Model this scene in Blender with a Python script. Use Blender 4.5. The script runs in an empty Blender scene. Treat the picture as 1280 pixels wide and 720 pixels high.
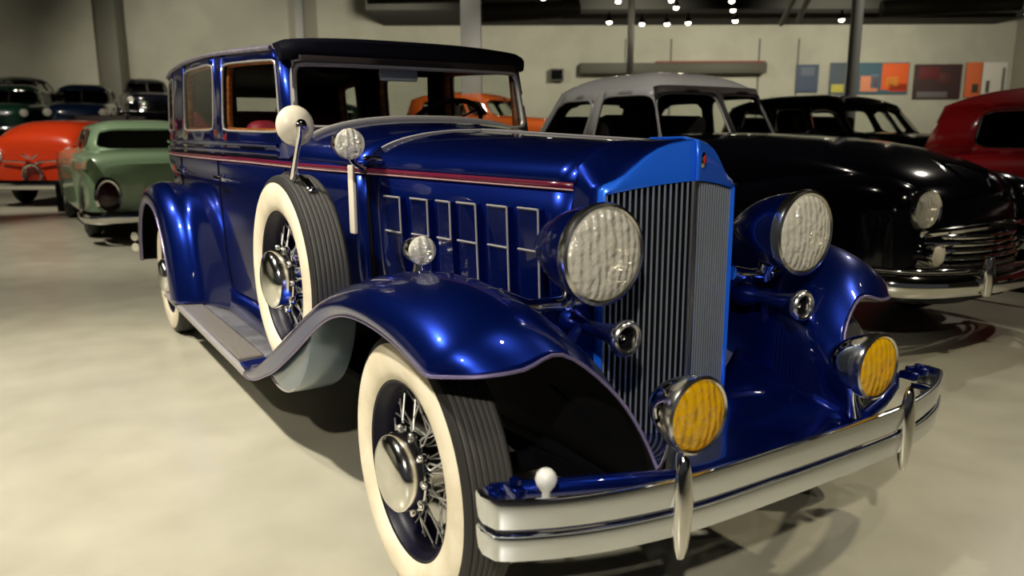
import bpy, bmesh, math, random
from mathutils import Vector, Matrix, Euler
random.seed(7)
S = bpy.context.scene
COL = S.collection
PI = math.pi
R_ = math.radians

# ------------------------------------------------------------------ materials
def mat(name, col, rough=.5, metal=0., coat=0., coat_rough=.03, emis=None, estr=0., trans=0., spec=.5, ior=1.45):
    m = bpy.data.materials.new(name); m.use_nodes = True
    b = m.node_tree.nodes['Principled BSDF']
    b.inputs['Base Color'].default_value = (*col, 1)
    b.inputs['Roughness'].default_value = rough
    b.inputs['Metallic'].default_value = metal
    b.inputs['Coat Weight'].default_value = coat
    b.inputs['Coat Roughness'].default_value = coat_rough
    b.inputs['Transmission Weight'].default_value = trans
    b.inputs['Specular IOR Level'].default_value = spec
    b.inputs['IOR'].default_value = ior
    if emis:
        b.inputs['Emission Color'].default_value = (*emis, 1)
        b.inputs['Emission Strength'].default_value = estr
    return m

def noise_mix(m, c1, c2, scale, detail=4, lo=.4, hi=.6, coord='Object', bump=0, rough=None, stretch=None):
    nt = m.node_tree; b = nt.nodes['Principled BSDF']
    tc = nt.nodes.new('ShaderNodeTexCoord'); n = nt.nodes.new('ShaderNodeTexNoise')
    n.inputs['Scale'].default_value = scale; n.inputs['Detail'].default_value = detail
    src = tc.outputs[coord]
    if stretch:
        mp = nt.nodes.new('ShaderNodeMapping'); mp.inputs['Scale'].default_value = stretch
        nt.links.new(src, mp.inputs['Vector']); src = mp.outputs['Vector']
    nt.links.new(src, n.inputs['Vector'])
    r = nt.nodes.new('ShaderNodeValToRGB')
    r.color_ramp.elements[0].position = lo; r.color_ramp.elements[0].color = (*c1, 1)
    r.color_ramp.elements[1].position = hi; r.color_ramp.elements[1].color = (*c2, 1)
    nt.links.new(n.outputs['Fac'], r.inputs['Fac']); nt.links.new(r.outputs['Color'], b.inputs['Base Color'])
    if bump:
        bp = nt.nodes.new('ShaderNodeBump'); bp.inputs['Strength'].default_value = bump; bp.inputs['Distance'].default_value = .01
        nt.links.new(n.outputs['Fac'], bp.inputs['Height']); nt.links.new(bp.outputs['Normal'], b.inputs['Normal'])
    if rough:
        mr = nt.nodes.new('ShaderNodeMapRange'); mr.inputs['To Min'].default_value = rough[0]; mr.inputs['To Max'].default_value = rough[1]
        nt.links.new(n.outputs['Fac'], mr.inputs['Value']); nt.links.new(mr.outputs['Result'], b.inputs['Roughness'])
    return m

def thin_glass(name, tint, ior=1.5):
    m = bpy.data.materials.new(name); m.use_nodes = True; nt = m.node_tree; nt.nodes.clear()
    o = nt.nodes.new('ShaderNodeOutputMaterial'); mx = nt.nodes.new('ShaderNodeMixShader')
    t = nt.nodes.new('ShaderNodeBsdfTransparent'); g = nt.nodes.new('ShaderNodeBsdfGlossy'); f = nt.nodes.new('ShaderNodeLayerWeight'); f.inputs['Blend'].default_value = .5
    pw = nt.nodes.new('ShaderNodeMath'); pw.operation = 'POWER'; pw.inputs[1].default_value = 4
    ma = nt.nodes.new('ShaderNodeMath'); ma.operation = 'MULTIPLY_ADD'; ma.inputs[1].default_value = .7; ma.inputs[2].default_value = .05
    t.inputs['Color'].default_value = (*tint, 1); g.inputs['Roughness'].default_value = .02;
    nt.links.new(f.outputs['Facing'], pw.inputs[0]); nt.links.new(pw.outputs[0], ma.inputs[0]); nt.links.new(ma.outputs[0], mx.inputs[0]); nt.links.new(t.outputs[0], mx.inputs[1]); nt.links.new(g.outputs[0], mx.inputs[2])
    nt.links.new(mx.outputs[0], o.inputs['Surface'])
    return m

def lens_mat(name, col, diff, wdiff=.28):
    """pressed glass: tinted clear glass with a little milkiness and a rippled glossy front"""
    m = bpy.data.materials.new(name); m.use_nodes = True; nt = m.node_tree; nt.nodes.clear(); N = nt.nodes.new; L = nt.links.new
    o = N('ShaderNodeOutputMaterial'); t = N('ShaderNodeBsdfTransparent'); d = N('ShaderNodeBsdfDiffuse'); g = N('ShaderNodeBsdfGlossy')
    t.inputs['Color'].default_value = (*col, 1); d.inputs['Color'].default_value = (*diff, 1); g.inputs['Roughness'].default_value = .08
    tc = N('ShaderNodeTexCoord'); n1 = N('ShaderNodeTexNoise'); n1.inputs['Scale'].default_value = 30; n1.inputs['Detail'].default_value = 3
    w = N('ShaderNodeTexWave'); w.bands_direction = 'Y'; w.inputs['Scale'].default_value = 13; w.inputs['Distortion'].default_value = 4
    ad = N('ShaderNodeMath'); ad.operation = 'MULTIPLY_ADD'; ad.inputs[1].default_value = 5.
    L(tc.outputs['Object'], n1.inputs['Vector']); L(tc.outputs['Object'], w.inputs['Vector'])
    L(n1.outputs['Fac'], ad.inputs[0]); L(w.outputs['Fac'], ad.inputs[2])
    bp = N('ShaderNodeBump'); bp.inputs['Strength'].default_value = 1; bp.inputs['Distance'].default_value = .0035
    L(ad.outputs[0], bp.inputs['Height']); L(bp.outputs['Normal'], g.inputs['Normal']); L(bp.outputs['Normal'], d.inputs['Normal'])
    m1 = N('ShaderNodeMixShader'); m1.inputs[0].default_value = wdiff; L(t.outputs[0], m1.inputs[1]); L(d.outputs[0], m1.inputs[2])
    m2 = N('ShaderNodeMixShader'); m2.inputs[0].default_value = .16; L(m1.outputs[0], m2.inputs[1]); L(g.outputs[0], m2.inputs[2])
    L(m2.outputs[0], o.inputs['Surface'])
    return m

def reflector_mat(name, col, rough):
    m = mat(name, col, rough, metal=1); nt = m.node_tree; N = nt.nodes.new; L = nt.links.new
    tc = N('ShaderNodeTexCoord'); n1 = N('ShaderNodeTexNoise'); n1.inputs['Scale'].default_value = 9; n1.inputs['Detail'].default_value = 2
    mp = N('ShaderNodeMapping'); mp.inputs['Scale'].default_value = (1, .6, 3.0)
    bp = N('ShaderNodeBump'); bp.inputs['Strength'].default_value = .9; bp.inputs['Distance'].default_value = .05
    L(tc.outputs['Object'], mp.inputs['Vector']); L(mp.outputs['Vector'], n1.inputs['Vector'])
    L(n1.outputs['Fac'], bp.inputs['Height']); L(bp.outputs['Normal'], nt.nodes['Principled BSDF'].inputs['Normal'])
    return m

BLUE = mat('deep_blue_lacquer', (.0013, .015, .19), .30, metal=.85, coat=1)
SHELL_BLUE_LIT = mat('lit_blue_lacquer', (.014, .15, .92), .3, metal=.3, coat=1)  # the blue lacquer, its colour brightened for light falling on the shell face
DARK = mat('black_underside', (.003, .003, .004), .8, spec=.08)
POLISHED = mat('polished_nickel', (.84, .83, .80), .20, metal=1)
SPOKE = mat('silvered_spoke', (.50, .49, .46), .35, metal=.7)
CHROME = mat('chrome', (.78, .77, .74), .07, metal=1)
BUMP = mat('bumper_chrome', (.76, .79, .85), .16, metal=1)
SOFT_CHROME = mat('brushed_nickel', (.5, .52, .55), .28, metal=1)
SLAT = mat('grille_nickel', (.50, .56, .64), .3, metal=.75)
RUBBER = mat('tyre_rubber', (.018, .017, .016), .55)
TREAD = mat('grey_tread_rubber', (.05, .048, .044), .6)  # tread ribs, paler than the sidewall rubber
CREAM = mat('cream_whitewall', (.78, .70, .52), .5)
noise_mix(CREAM, (.80, .72, .55), (.70, .62, .45), 9)
CREAM_P = mat('cream_enamel', (.72, .66, .52), .35, coat=.5)
BEAD = mat('pale_piping', (.24, .20, .36), .3, metal=.6)
FRAME_S = mat('satin_window_frame', (.42, .40, .38), .35, metal=.4)
STRIPE = mat('crimson_pinstripe', (.12, .004, .024), .3, coat=1)
STRIPE_L = mat('rose_edge_line', (.42, .25, .25), .4)
ROOF_G = mat('grey_roof_fabric', (.20, .18, .22), .42, coat=.35, coat_rough=.3)
noise_mix(ROOF_G, (.16, .145, .18), (.26, .235, .28), 30, bump=.25)
VISOR = mat('black_roof_fabric', (.003, .003, .008), .6, spec=.15)
INNER = mat('dark_brown_trim_cloth', (.016, .010, .008), .7)
RED_SEAT = mat('crimson_upholstery', (.26, .010, .022), .55)
noise_mix(RED_SEAT, (.22, .008, .02), (.32, .014, .03), 12, bump=.2)
WOOD = mat('amber_wood', (.36, .10, .02), .35, coat=.5)
noise_mix(WOOD, (.26, .07, .012), (.48, .15, .03), 6, stretch=(1, 1, 8))
MAT_R = mat('grey_ribbed_rubber', (.16, .145, .125), .5)
PLATE = mat('scuffed_aluminium', (.42, .41, .40), .3, metal=.8)
noise_mix(PLATE, (.36, .355, .35), (.50, .49, .47), 8, rough=(.25, .45))
WELL = mat('steel_blue_well', (.16, .21, .26), .3, metal=.5, coat=.6)
RIM_P = mat('violet_black_rim', (.003, .0025, .012), .4, spec=.2)
GLASS = thin_glass('window_glass', (.93, .95, .93))
WS_GLASS = thin_glass('windscreen_glass', (.9, .92, .9))
LENS = lens_mat('fluted_clear_lens', (.98, .96, .90), (.92, .89, .78), .55)
AMBER = lens_mat('amber_lens', (1., .66, .02), (1., .60, .004), .62)
REFL = reflector_mat('silver_reflector', (.95, .93, .88), .16)
REFL_A = reflector_mat('gold_reflector', (1., .86, .45), .2)
WHITE_K = mat('white_enamel_knob', (.75, .74, .70), .3, coat=.5)
RED_E = mat('red_enamel', (.45, .03, .02), .3, coat=.5)
BLACKP = mat('black_lacquer', (.002, .002, .004), .12, spec=.35)
GREYP = mat('grey_roof_lacquer', (.42, .42, .42), .35, coat=.7)

# ------------------------------------------------------------------ mesh helpers
def new(): return bmesh.new()
def V(*a): return Vector(a)

def grid(bm, rows, cu=False, cv=False, mi=0):
    vs = [[bm.verts.new(p) for p in r] for r in rows]
    nu, nv = len(vs), len(vs[0])
    for i in range(nu if cu else nu - 1):
        for j in range(nv if cv else nv - 1):
            a, b, c, d = vs[i][j], vs[(i+1) % nu][j], vs[(i+1) % nu][(j+1) % nv], vs[i][(j+1) % nv]
            try:
                f = bm.faces.new((a, b, c, d)); f.material_index = mi
            except ValueError: pass
    return vs

def tube(bm, pts, r, n=8, closed=False, caps=True, mi=0, flat=1.0):
    pts = [Vector(p) for p in pts]; N = len(pts)
    rr = r if isinstance(r, (list, tuple)) else [r] * N
    rows = []; up = None
    for i, p in enumerate(pts):
        a = pts[i-1] if (i > 0 or closed) else p
        b = pts[(i+1) % N] if (i < N-1 or closed) else p
        t = (b - a)
        if t.length < 1e-9: t = Vector((0, 0, 1))
        t.normalize()
        if up is None:
            up = Vector((0, 0, 1)) if abs(t.z) < .9 else Vector((1, 0, 0))
        s = t.cross(up)
        if s.length < 1e-6: s = t.orthogonal()
        s.normalize(); up = s.cross(t).normalized()
        rows.append([p + (s * math.cos(2*PI*k/n) * rr[i] + up * math.sin(2*PI*k/n) * rr[i] * flat) for k in range(n)])
    vs = grid(bm, rows, cu=closed, cv=True, mi=mi)
    if caps and not closed:
        for e, rev in ((vs[0], False), (vs[-1], True)):
            f = bm.faces.new(e if rev else e[::-1]); f.material_index = mi
    return vs

def frame_from(axis):
    z = Vector(axis).normalized()
    x = z.cross(Vector((0, 0, 1)))
    if x.length < 1e-5: x = Vector((1, 0, 0))
    x.normalize(); y = z.cross(x)
    return x, y, z

def lathe(bm, prof, origin=(0, 0, 0), axis=(1, 0, 0), n=40, mi=None, sx=1., sy=1.):
    o = Vector(origin); x, y, z = frame_from(axis); rows = []
    for r, a in prof:
        rows.append([o + z*a + (x*math.cos(2*PI*k/n)*sx + y*math.sin(2*PI*k/n)*sy)*max(r, 1e-5) for k in range(n)])
    vs = [[bm.verts.new(p) for p in r] for r in rows]
    for i in range(len(vs)-1):
        for j in range(n):
            try:
                f = bm.faces.new((vs[i][j], vs[i][(j+1) % n], vs[i+1][(j+1) % n], vs[i+1][j]))
                if mi: f.material_index = mi[i]
            except ValueError: pass
    return vs

def box(bm, c, s, bev=0., rot=None, mi=0, seg=2):
    r = bmesh.ops.create_cube(bm, size=1.0)
    vs = r['verts']
    bmesh.ops.scale(bm, vec=Vector(s), verts=vs)
    fs = {f for v in vs for f in v.link_faces}
    if bev:
        es = {e for v in vs for e in v.link_edges}
        q = bmesh.ops.bevel(bm, geom=list(es), offset=bev, segments=seg, affect='EDGES', profile=.5)
        vs = list({v for f in q['faces'] for v in f.verts} | {v for v in vs if v.is_valid})
        fs = {f for v in vs for f in v.link_faces}
    for f in fs: f.material_index = mi
    if rot is not None: bmesh.ops.rotate(bm, cent=(0, 0, 0), matrix=Euler(rot).to_matrix(), verts=vs)
    bmesh.ops.translate(bm, vec=Vector(c), verts=vs)
    return vs

def obj(name, bm, mats, parent=None, angle=40, solid=None, solid_off=-1, sub=0, weld=True, label=None):
    if weld: bmesh.ops.remove_doubles(bm, verts=bm.verts, dist=1e-5)
    bmesh.ops.recalc_face_normals(bm, faces=bm.faces)
    me = bpy.data.meshes.new(name); bm.to_mesh(me); bm.free()
    for m in (mats if isinstance(mats, (list, tuple)) else [mats]): me.materials.append(m)
    me.polygons.foreach_set('use_smooth', [True]*len(me.polygons))
    me.set_sharp_from_angle(angle=R_(angle))
    o = bpy.data.objects.new(name, me); COL.objects.link(o)
    if parent is not None: o.parent = parent
    if sub:
        s = o.modifiers.new('sub', 'SUBSURF'); s.levels = s.render_levels = sub
    if solid:
        s = o.modifiers.new('solid', 'SOLIDIFY'); s.thickness = solid; s.offset = solid_off
        if len(me.materials) > 1: s.material_offset = 1; s.material_offset_rim = 1
    if label: o['label'] = label
    return o

def thing(name, label, cat, loc=(0, 0, 0), rz=0., group=None):
    o = bpy.data.objects.new(name, None); COL.objects.link(o)
    o.empty_display_size = .2
    o.location = loc; o.rotation_euler = (0, 0, rz); o['label'] = label; o['category'] = cat
    if group: o['group'] = group
    return o

def tag(o, label, cat, group=None):
    o['label'] = label; o['category'] = cat
    if group: o['group'] = group
    return o

def struct(name, bm, m, **k):
    o = obj(name, bm, m, **k); o['kind'] = 'structure'; return o

def cat_rom(P, n):
    """n samples along a Catmull-Rom through equal-length tuples P"""
    N = len(P); out = []
    for k in range(n):
        u = k*(N-1)/(n-1); i = min(int(u), N-2); t = u-i
        p0, p1, p2, p3 = P[max(i-1, 0)], P[i], P[i+1], P[min(i+2, N-1)]
        out.append(tuple(.5*((2*b) + (-a+c)*t + (2*a-5*b+4*c-d)*t*t + (-a+3*b-3*c+d)*t**3) for a, b, c, d in zip(p0, p1, p2, p3)))
    return out

def lerp(a, b, t): return a + (b-a)*t
def interp(x, T):
    """piecewise linear; T sorted by x ascending"""
    if x <= T[0][0]: return T[0][1]
    for (a, fa), (b, fb) in zip(T, T[1:]):
        if x <= b: return lerp(fa, fb, (x-a)/(b-a))
    return T[-1][1]

def mir(pts): return [(p[0], -p[1], p[2]) for p in pts]

# ------------------------------------------------------------------ greenhouse with window openings
def greenhouse(belt, top, zb, zt, windows, roof_h, rexp=6, xc=None, steps=(1, .99, .97, .94, .89, .8, .62, .35, .0)):
    """belt/top: closed lists of (x,y); zb/zt heights per index. windows: (i0,i1,t0,t1,round,margin).
    Returns shell bmesh, roof bmesh, list of (glass bmesh, frame loop)"""
    N = len(belt)
    def P(i, t):
        f = i % N; a = int(math.floor(f)); b = (a+1) % N; w = f-a
        q = []
        for L, Z in ((belt, zb), (top, zt)):
            q.append(Vector((lerp(L[a][0], L[b][0], w), lerp(L[a][1], L[b][1], w), lerp(Z[a], Z[b], w))))
        return q[0].lerp(q[1], t)
    sh = new(); owner = {}
    for w in windows:
        for i in range(w[0], w[1]): owner[i % N] = w
    for i in range(N):
        w = owner.get(i)
        spans = ((0, .5), (.5, 1)) if w is None else ((0, w[2]), (w[3], 1))
        for a, b in spans:
            if b-a > 1e-4: grid(sh, [[P(i, a), P(i, b)], [P(i+1, a), P(i+1, b)]])
    panes = []
    for (i0, i1, t0, t1, rd, mg) in windows:
        out = []
        cols = list(range(i0, i1+1)); ts = [t0+(t1-t0)*k/10 for k in range(11)]
        out += [(c, t0) for c in cols] + [(i1, t) for t in ts[1:]] + [(c, t1) for c in cols[::-1][1:]] + [(i0, t) for t in ts[::-1][1:-1]]
        ic, tc = (i0+i1)/2, (t0+t1)/2; hi, ht = (i1-i0)/2, (t1-t0)/2
        inn = []
        for (c, t) in out:
            p, q = (c-ic)/hi, (t-tc)/ht
            k = (min(abs(p), abs(q))/max(abs(p), abs(q)))**5
            s = 1-rd*k
            inn.append((ic+p*s*(1-mg)*hi, tc+q*s*(1-mg)*ht))
        A = [P(*c) for c in out]; B = [P(*c) for c in inn]
        grid(sh, [A, B], cv=True)
        g = new()
        rings = [[P(ic+(c-ic)*s, tc+(t-tc)*s) for c, t in inn] for s in (1.01, .66, .33, .0)]
        grid(g, rings, cv=True)
        panes.append((g, B))
    rf = new()
    xs = [p[0] for p in top]; xc = (min(xs)+max(xs))/2 if xc is None else xc
    rows = []
    for s in steps:
        rows.append([(xc+(top[i][0]-xc)*s, top[i][1]*s, zt[i]*(s if s > .8 else s) + (1-s)*(sum(zt)/N) + roof_h*(1-s**rexp)) for i in range(N)])
    grid(rf, rows, cv=True)
    return sh, rf, panes

def superell(N, cx, a, b, n):
    o = []
    for k in range(N):
        th = 2*PI*(k+.5)/N
        c, s = math.cos(th), math.sin(th)
        # reparametrise so points are spread over the sides
        d = (abs(c)**n + abs(s)**n)**(-1/n)
        o.append((cx+a*c*d, b*s*d))
    return o

# ------------------------------------------------------------------ wheels
def tyre_bm(R=.393, hw=.082, ri=.25, ww=(.258, .362), flat=False):
    sc = R/.393
    side = [(.246, .050), (.254, .060), (.258, .066), (.285, .077), (.315, .0805), (.342, .0785), (.362, .072), (.366, .070), (.376, .066), (.385, .059)]
    prof = [(r*sc, a*hw/.0805) for r, a in side]
    k = len(prof)
    mi = []
    ribs = []
    nr = 7
    for i in range(nr):
        a0 = .056 - .112*i/nr; a1 = .056-.112*(i+1)/nr; w = (a0-a1)*.17
        top = .3925-.004*abs((i-3)/3)**2
        ribs += [(top-.009, a0), (top-.001, a0-w*.4), (top, a0-w), (top, a1+w), (top-.001, a1+w*.4), (top-.009, a1)]
    prof2 = [(r*sc, a*hw/.0805) for r, a in ribs]
    full = prof + prof2 + [(r, -a) for r, a in prof[::-1]]
    for i in range(len(full)-1):
        r0, r1 = full[i][0]/sc, full[i+1][0]/sc
        if i < k-1 or i >= len(full)-k:
            mi.append(1 if min(r0, r1) >= ww[0]-.0001 and max(r0, r1) <= ww[1]+.0001 else 0)
        else: mi.append(2 if k-1 < i < len(full)-k-1 else 0)
    bm = new()
    lathe(bm, full, n=96, axis=(0, -1, 0), mi=mi)
    return bm

def fine_wheel(name, parent, loc, rz=0., first={}):
    """wire wheel, outboard face to local -y"""
    if 'rim' not in first:
        bm = new()
        lathe(bm, [(.262, .060), (.258, .066), (.250, .064), (.243, .052), (.236, .045), (.226, .03), (.222, .0), (.226, -.03), (.24, -.05), (.262, -.06)], axis=(0, -1, 0), n=72,
              mi=[1, 0, 0, 0, 0, 0, 0, 0, 0])
        rim = obj(name, bm, [RIM_P, CHROME], parent)
        t = obj('tyre', tyre_bm(), [RUBBER, CREAM, TREAD], rim, weld=False)
        bm = new()
        lathe(bm, [(.082, -.05), (.085, .0), (.092, .03), (.112, .034), (.117, .042), (.117, .052), (.117, .058), (.113, .062), (.110, .10), (.106, .112), (.094, .122), (.066, .131), (.04, .135), (.0, .137)], axis=(0, -1, 0), n=48)
        for k in range(10):
            a = 2*PI*k/10
            lathe(bm, [(.011, .05), (.011, .066), (.008, .071), (0, .072)], origin=(.121*math.cos(a), 0, .121*math.sin(a)), axis=(0, -1, 0), n=10)
        hc = obj('hub_cap', bm, mat('hub_chrome', (.80, .79, .76), .13, metal=1), rim)
        bm = new()
        for k in range(40):
            a = 2*PI*k/40; s = 1 if k % 2 else -1
            b = a + s*R_(20)
            y0 = -.05 if k % 4 < 2 else .03
            tube(bm, [(.085*math.cos(a), y0, .085*math.sin(a)), (.226*math.cos(b), -.008, .226*math.sin(b))], .0032, 6)
        sp = obj('spokes', bm, SPOKE, rim)
        first['rim'] = [rim, t, hc, sp]
    else:
        src = first['rim']; rim = src[0].copy(); rim.name = name; COL.objects.link(rim)
        for c in src[1:]:
            d = c.copy(); COL.objects.link(d); d.parent = rim
    rim.parent = parent; rim.location = loc; rim.rotation_euler = (0, 0, rz)
    return rim

# ================================================================== THE BLUE LIMOUSINE
car = thing('limousine', 'glossy deep blue vintage limousine with whitewall wire wheels and tall slatted grille, nearest car', 'car')
WB, T, RT = 3.742, .764, .393
fine_wheel('wheel', car, (0, -T, RT), -.027)
fine_wheel('wheel', car, (0, T, RT), PI-.027)
fine_wheel('wheel', car, (-WB, -T, RT))
fine_wheel('wheel', car, (-WB, T, RT), PI)
SPX, SPY, SPZ = -1.028, .784, .786
fine_wheel('spare_wheel', car, (SPX, -SPY, SPZ), 0)
fine_wheel('spare_wheel', car, (SPX, SPY, SPZ), PI)

# ---- body width and belt
WIDTH = [(-4.52, .50), (-4.45, .585), (-4.35, .645), (-4.2, .685), (-3.8, .712), (-3.2, .722), (-2.5, .715), (-2.0, .692), (-1.5, .635), (-1.2, .578), (-.97, .520)]
def bw(x): return interp(x, WIDTH)
def body_line(x): return interp(x, [(-4.5, 1.205), (-2, 1.205), (-.97, 1.188), (.05, 1.173)])

# outline of body lower (open, right front round the rear to left front)
xs = [-.97, -1.05, -1.2, -1.35, -1.5, -1.65, -1.8, -2.0, -2.2, -2.5, -2.8, -3.2, -3.5, -3.8, -4.0, -4.2, -4.3, -4.36]
half = [(x, -bw(x)) for x in xs] + [(-4.43, -.60), (-4.48, -.54), (-4.515, -.45), (-4.535, -.3), (-4.54, -.15)]
ol = half + [(-4.542, 0)] + [(x, -y) for x, y in half[::-1]]
bm = new(); rows = []
for z, k, dx in ((.40, .93, .06), (.48, .955, .04), (.62, .975, .02), (.85, .992, .0), (1.05, 1., 0), (1.21, 1., 0)):
    rows.append([(x + (dx if x < -4.3 else 0), y*k, z - (.02 if z > 1.2 and x > -1.2 else 0)) for x, y in ol])
grid(bm, rows)
obj('body', bm, [BLUE, DARK], car, solid=.02, solid_off=-1)
# floor pan and chassis rails
bm = new()
box(bm, (-2.6, 0, .42), (3.6, 1.3, .03))
obj('floor_pan', bm, DARK, car)
for s in (-1, 1):
    bm = new()
    tube(bm, [(-4.4, s*.42, .52), (-3.7, s*.44, .62), (-3.0, s*.44, .45), (-.8, s*.42, .42), (0, s*.36, .40), (.35, s*.36, .37), (.58, s*.365, .37)], [.04, .045, .05, .05, .045, .042, .035], 10)
    obj('chassis_rail', bm, DARK, car)
    bm = new()
    for k in range(6):
        L = .50-.07*k
        tube(bm, [(-L+.02, s*.40, .36+.03*((L/.5)**2)-.010*k+.02), (.02, s*.40, .345-.010*k+.02), (L+.02, s*.40, .36+.03*((L/.5)**2)-.010*k+.02)], .012, 6, flat=.5)
    obj('leaf_spring', bm, DARK, car)
bm = new()
tube(bm, [(0, -.70, .39), (0, -.5, .33), (0, 0, .30), (0, .5, .33), (0, .70, .39)], [.035, .035, .03, .035, .035], 10)
obj('front_axle', bm, DARK, car)
bm = new()
tube(bm, [(-3.742, -.7, .393), (-3.742, -.12, .393), (-3.742, 0, .393), (-3.742, .12, .393), (-3.742, .7, .393)], [.05, .05, .14, .05, .05], 12)
obj('rear_axle', bm, DARK, car)

# ---- upper body (greenhouse)
def up_outline(d, rear):
    h = [(-1.50+rear[0], 0)] + [(-1.50+rear[0], -y) for y in (.08, .16, .24, .32, .40, .48, .545, .585-d)] + [(-1.515+rear[0], -.610+d), (-1.55+rear[0], -.637+d)]
    for x in (-1.62, -1.68, -1.78, -1.9, -2.02, -2.14, -2.26, -2.38, -2.46, -2.52, -2.58, -2.66, -2.76, -2.88, -3.0, -3.12, -3.24, -3.36, -3.46, -3.54, -3.62, -3.74, -3.85, -3.90, -3.98, -4.06, -4.14, -4.20):
        h.append((x, -bw(x)+d+.004))
    h += [(-4.30+rear[1]*.5, -.655+d), (-4.38+rear[1], -.615+d), (-4.44+rear[1], -.55+d), (-4.48+rear[1], -.45+d), (-4.50+rear[1], -.33+d*.6), (-4.51+rear[1], -.2), (-4.515+rear[1], -.1), (-4.515+rear[1], 0)]
    return h + [(x, -y) for x, y in h[::-1][1:-1]]
belt = up_outline(0, (0, 0)); topo = up_outline(.032, (.0, .09))
def lean(p):
    x, y = p; a = abs(y)
    if x > -2.0:
        x -= .10*max(0, min(1, (x+1.70)/.13)) if x > -1.70 else 0
        if a > .58: y = math.copysign(a+.022*min(1, (x+2.0)/.3), y)
    return (x, y)
topo = [lean(p) for p in topo]
def zt_f(x): return interp(x, [(-4.6, 1.655), (-4.3, 1.705), (-4.0, 1.738), (-3.4, 1.755), (-2.8, 1.75), (-2.2, 1.722), (-1.6, 1.69), (-1.4, 1.685)])
zbl = [1.20]*len(belt); ztl = [zt_f(p[0]) for p in topo]
N = len(belt)
def ix(x, left=False):
    best = min((abs(p[0]-x), i) for i, p in enumerate(belt) if (p[1] > 0) == left and abs(p[1]) > .6)
    return best[1]
wins = []
def add_win(x0, x1, t0, t1, rd=.05, mg=.0):
    a, b = ix(x0), ix(x1); wins.append((min(a, b), max(a, b), t0, t1, rd, mg))
    wins.append((N-max(a, b), N-min(a, b), t0, t1, rd, mg))
add_win(-1.62, -2.46, .27, .905)
add_win(-2.66, -3.46, .27, .915)
add_win(-3.90, -4.20, .29, .92)
wins.append((-9, 9, .30, .885, .07, .0))      # windscreen
mid = N//2
wins.append((mid-3, mid+3, .35, .85, .1, .0))
sh, rf, panes = greenhouse(belt, topo, zbl, ztl, wins, .07, rexp=7, xc=-3.0)
obj('cabin', sh, [BLUE, INNER], car, solid=.022, solid_off=-1, weld=True)
obj('roof', rf, [ROOF_G, INNER], car, solid=.02, solid_off=-1)
for k, (g, loop) in enumerate(panes):
    ws = k == 6
    obj('windscreen' if ws else 'rear_window' if k == 7 else 'side_window', g, WS_GLASS if ws else GLASS, car)
    b = new()
    tube(b, loop, .015 if ws else .0055, 8, closed=True, flat=1.)
    obj('windscreen_frame' if ws else 'window_frame', b, FRAME_S, car)
    if not ws and k < 6:
        # timber garnish on the inner side of each side window
        b = new(); c = sum((Vector(p) for p in loop), Vector())/len(loop)
        s = -1 if c.y > 0 else 1
        lp = [Vector((c.x+(p.x-c.x)*1.04, p.y + s*.035, c.z+(p.z-c.z)*1.04)) for p in loop]
        tube(b, lp, .022, 8, closed=True)
        obj('window_garnish', b, WOOD, car)
# visor (black front of the roof)
bm = new(); rows = []
for yy in [-.632+1.264*i/32 for i in range(33)]:
    q = abs(yy/.632); e2 = 1-q**3; c = max(0, q-.9)/.1
    zt = 1.722+.026*e2-.014*c*c
    rows.append([(-1.72, yy, zt+.012), (-1.66, yy, zt+.010), (-1.612, yy, zt+.002), (-1.585-.012*c*c, yy, zt-.014), (-1.574-.02*c*c, yy, 1.69), (-1.572-.02*c*c, yy, 1.668), (-1.58-.02*c*c, yy, 1.645), (-1.63, yy, 1.64)])
grid(bm, rows)
for r in (rows[0], rows[-1]): bm.faces.new([bm.verts.new(p) for p in r])
obj('visor', bm, VISOR, car)
# drip moulding along the roof edge
for s in (-1, 1):
    bm = new()
    pts = [(p[0], s*abs(p[1])*1.0+s*.006, z+.004) for p, z in zip(topo, ztl) if p[1] < -.5 and p[0] < -1.69]
    tube(bm, pts, .011, 8)
    obj('drip_moulding', bm, ROOF_G, car)

# ---- cowl
def arch(w, zb, zt, n=25, e=2.4):
    o = []
    for k in range(n):
        a = PI*k/(n-1); c, s = math.cos(a), math.sin(a)
        o.append((-w*math.copysign(abs(c)**(2/e), c), zb+(zt-zb)*abs(s)**(2/e)))
    return o
bm = new(); rows = []
for x, w, zb, zt in ((-.965, .517, 1.185, 1.338), (-1.05, .537, 1.187, 1.350), (-1.2, .575, 1.19, 1.367), (-1.35, .604, 1.195, 1.380), (-1.47, .630, 1.20, 1.388), (-1.50, .632, 1.20, 1.386), (-1.52, .63, 1.20, 1.34)):
    rows.append([(x, y, z) for y, z in arch(w, zb, zt)])
grid(bm, rows)
obj('cowl', bm, [BLUE, DARK], car, solid=.012)
bm = new()
pts = [(-1.470, y, z+.005) for y, z in arch(.630, 1.20, 1.389, 41)]
tube(bm, [p for p in pts if p[2] > 1.305], .012, 8, flat=1.3)
obj('cowl_band', bm, FRAME_S, car)

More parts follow.
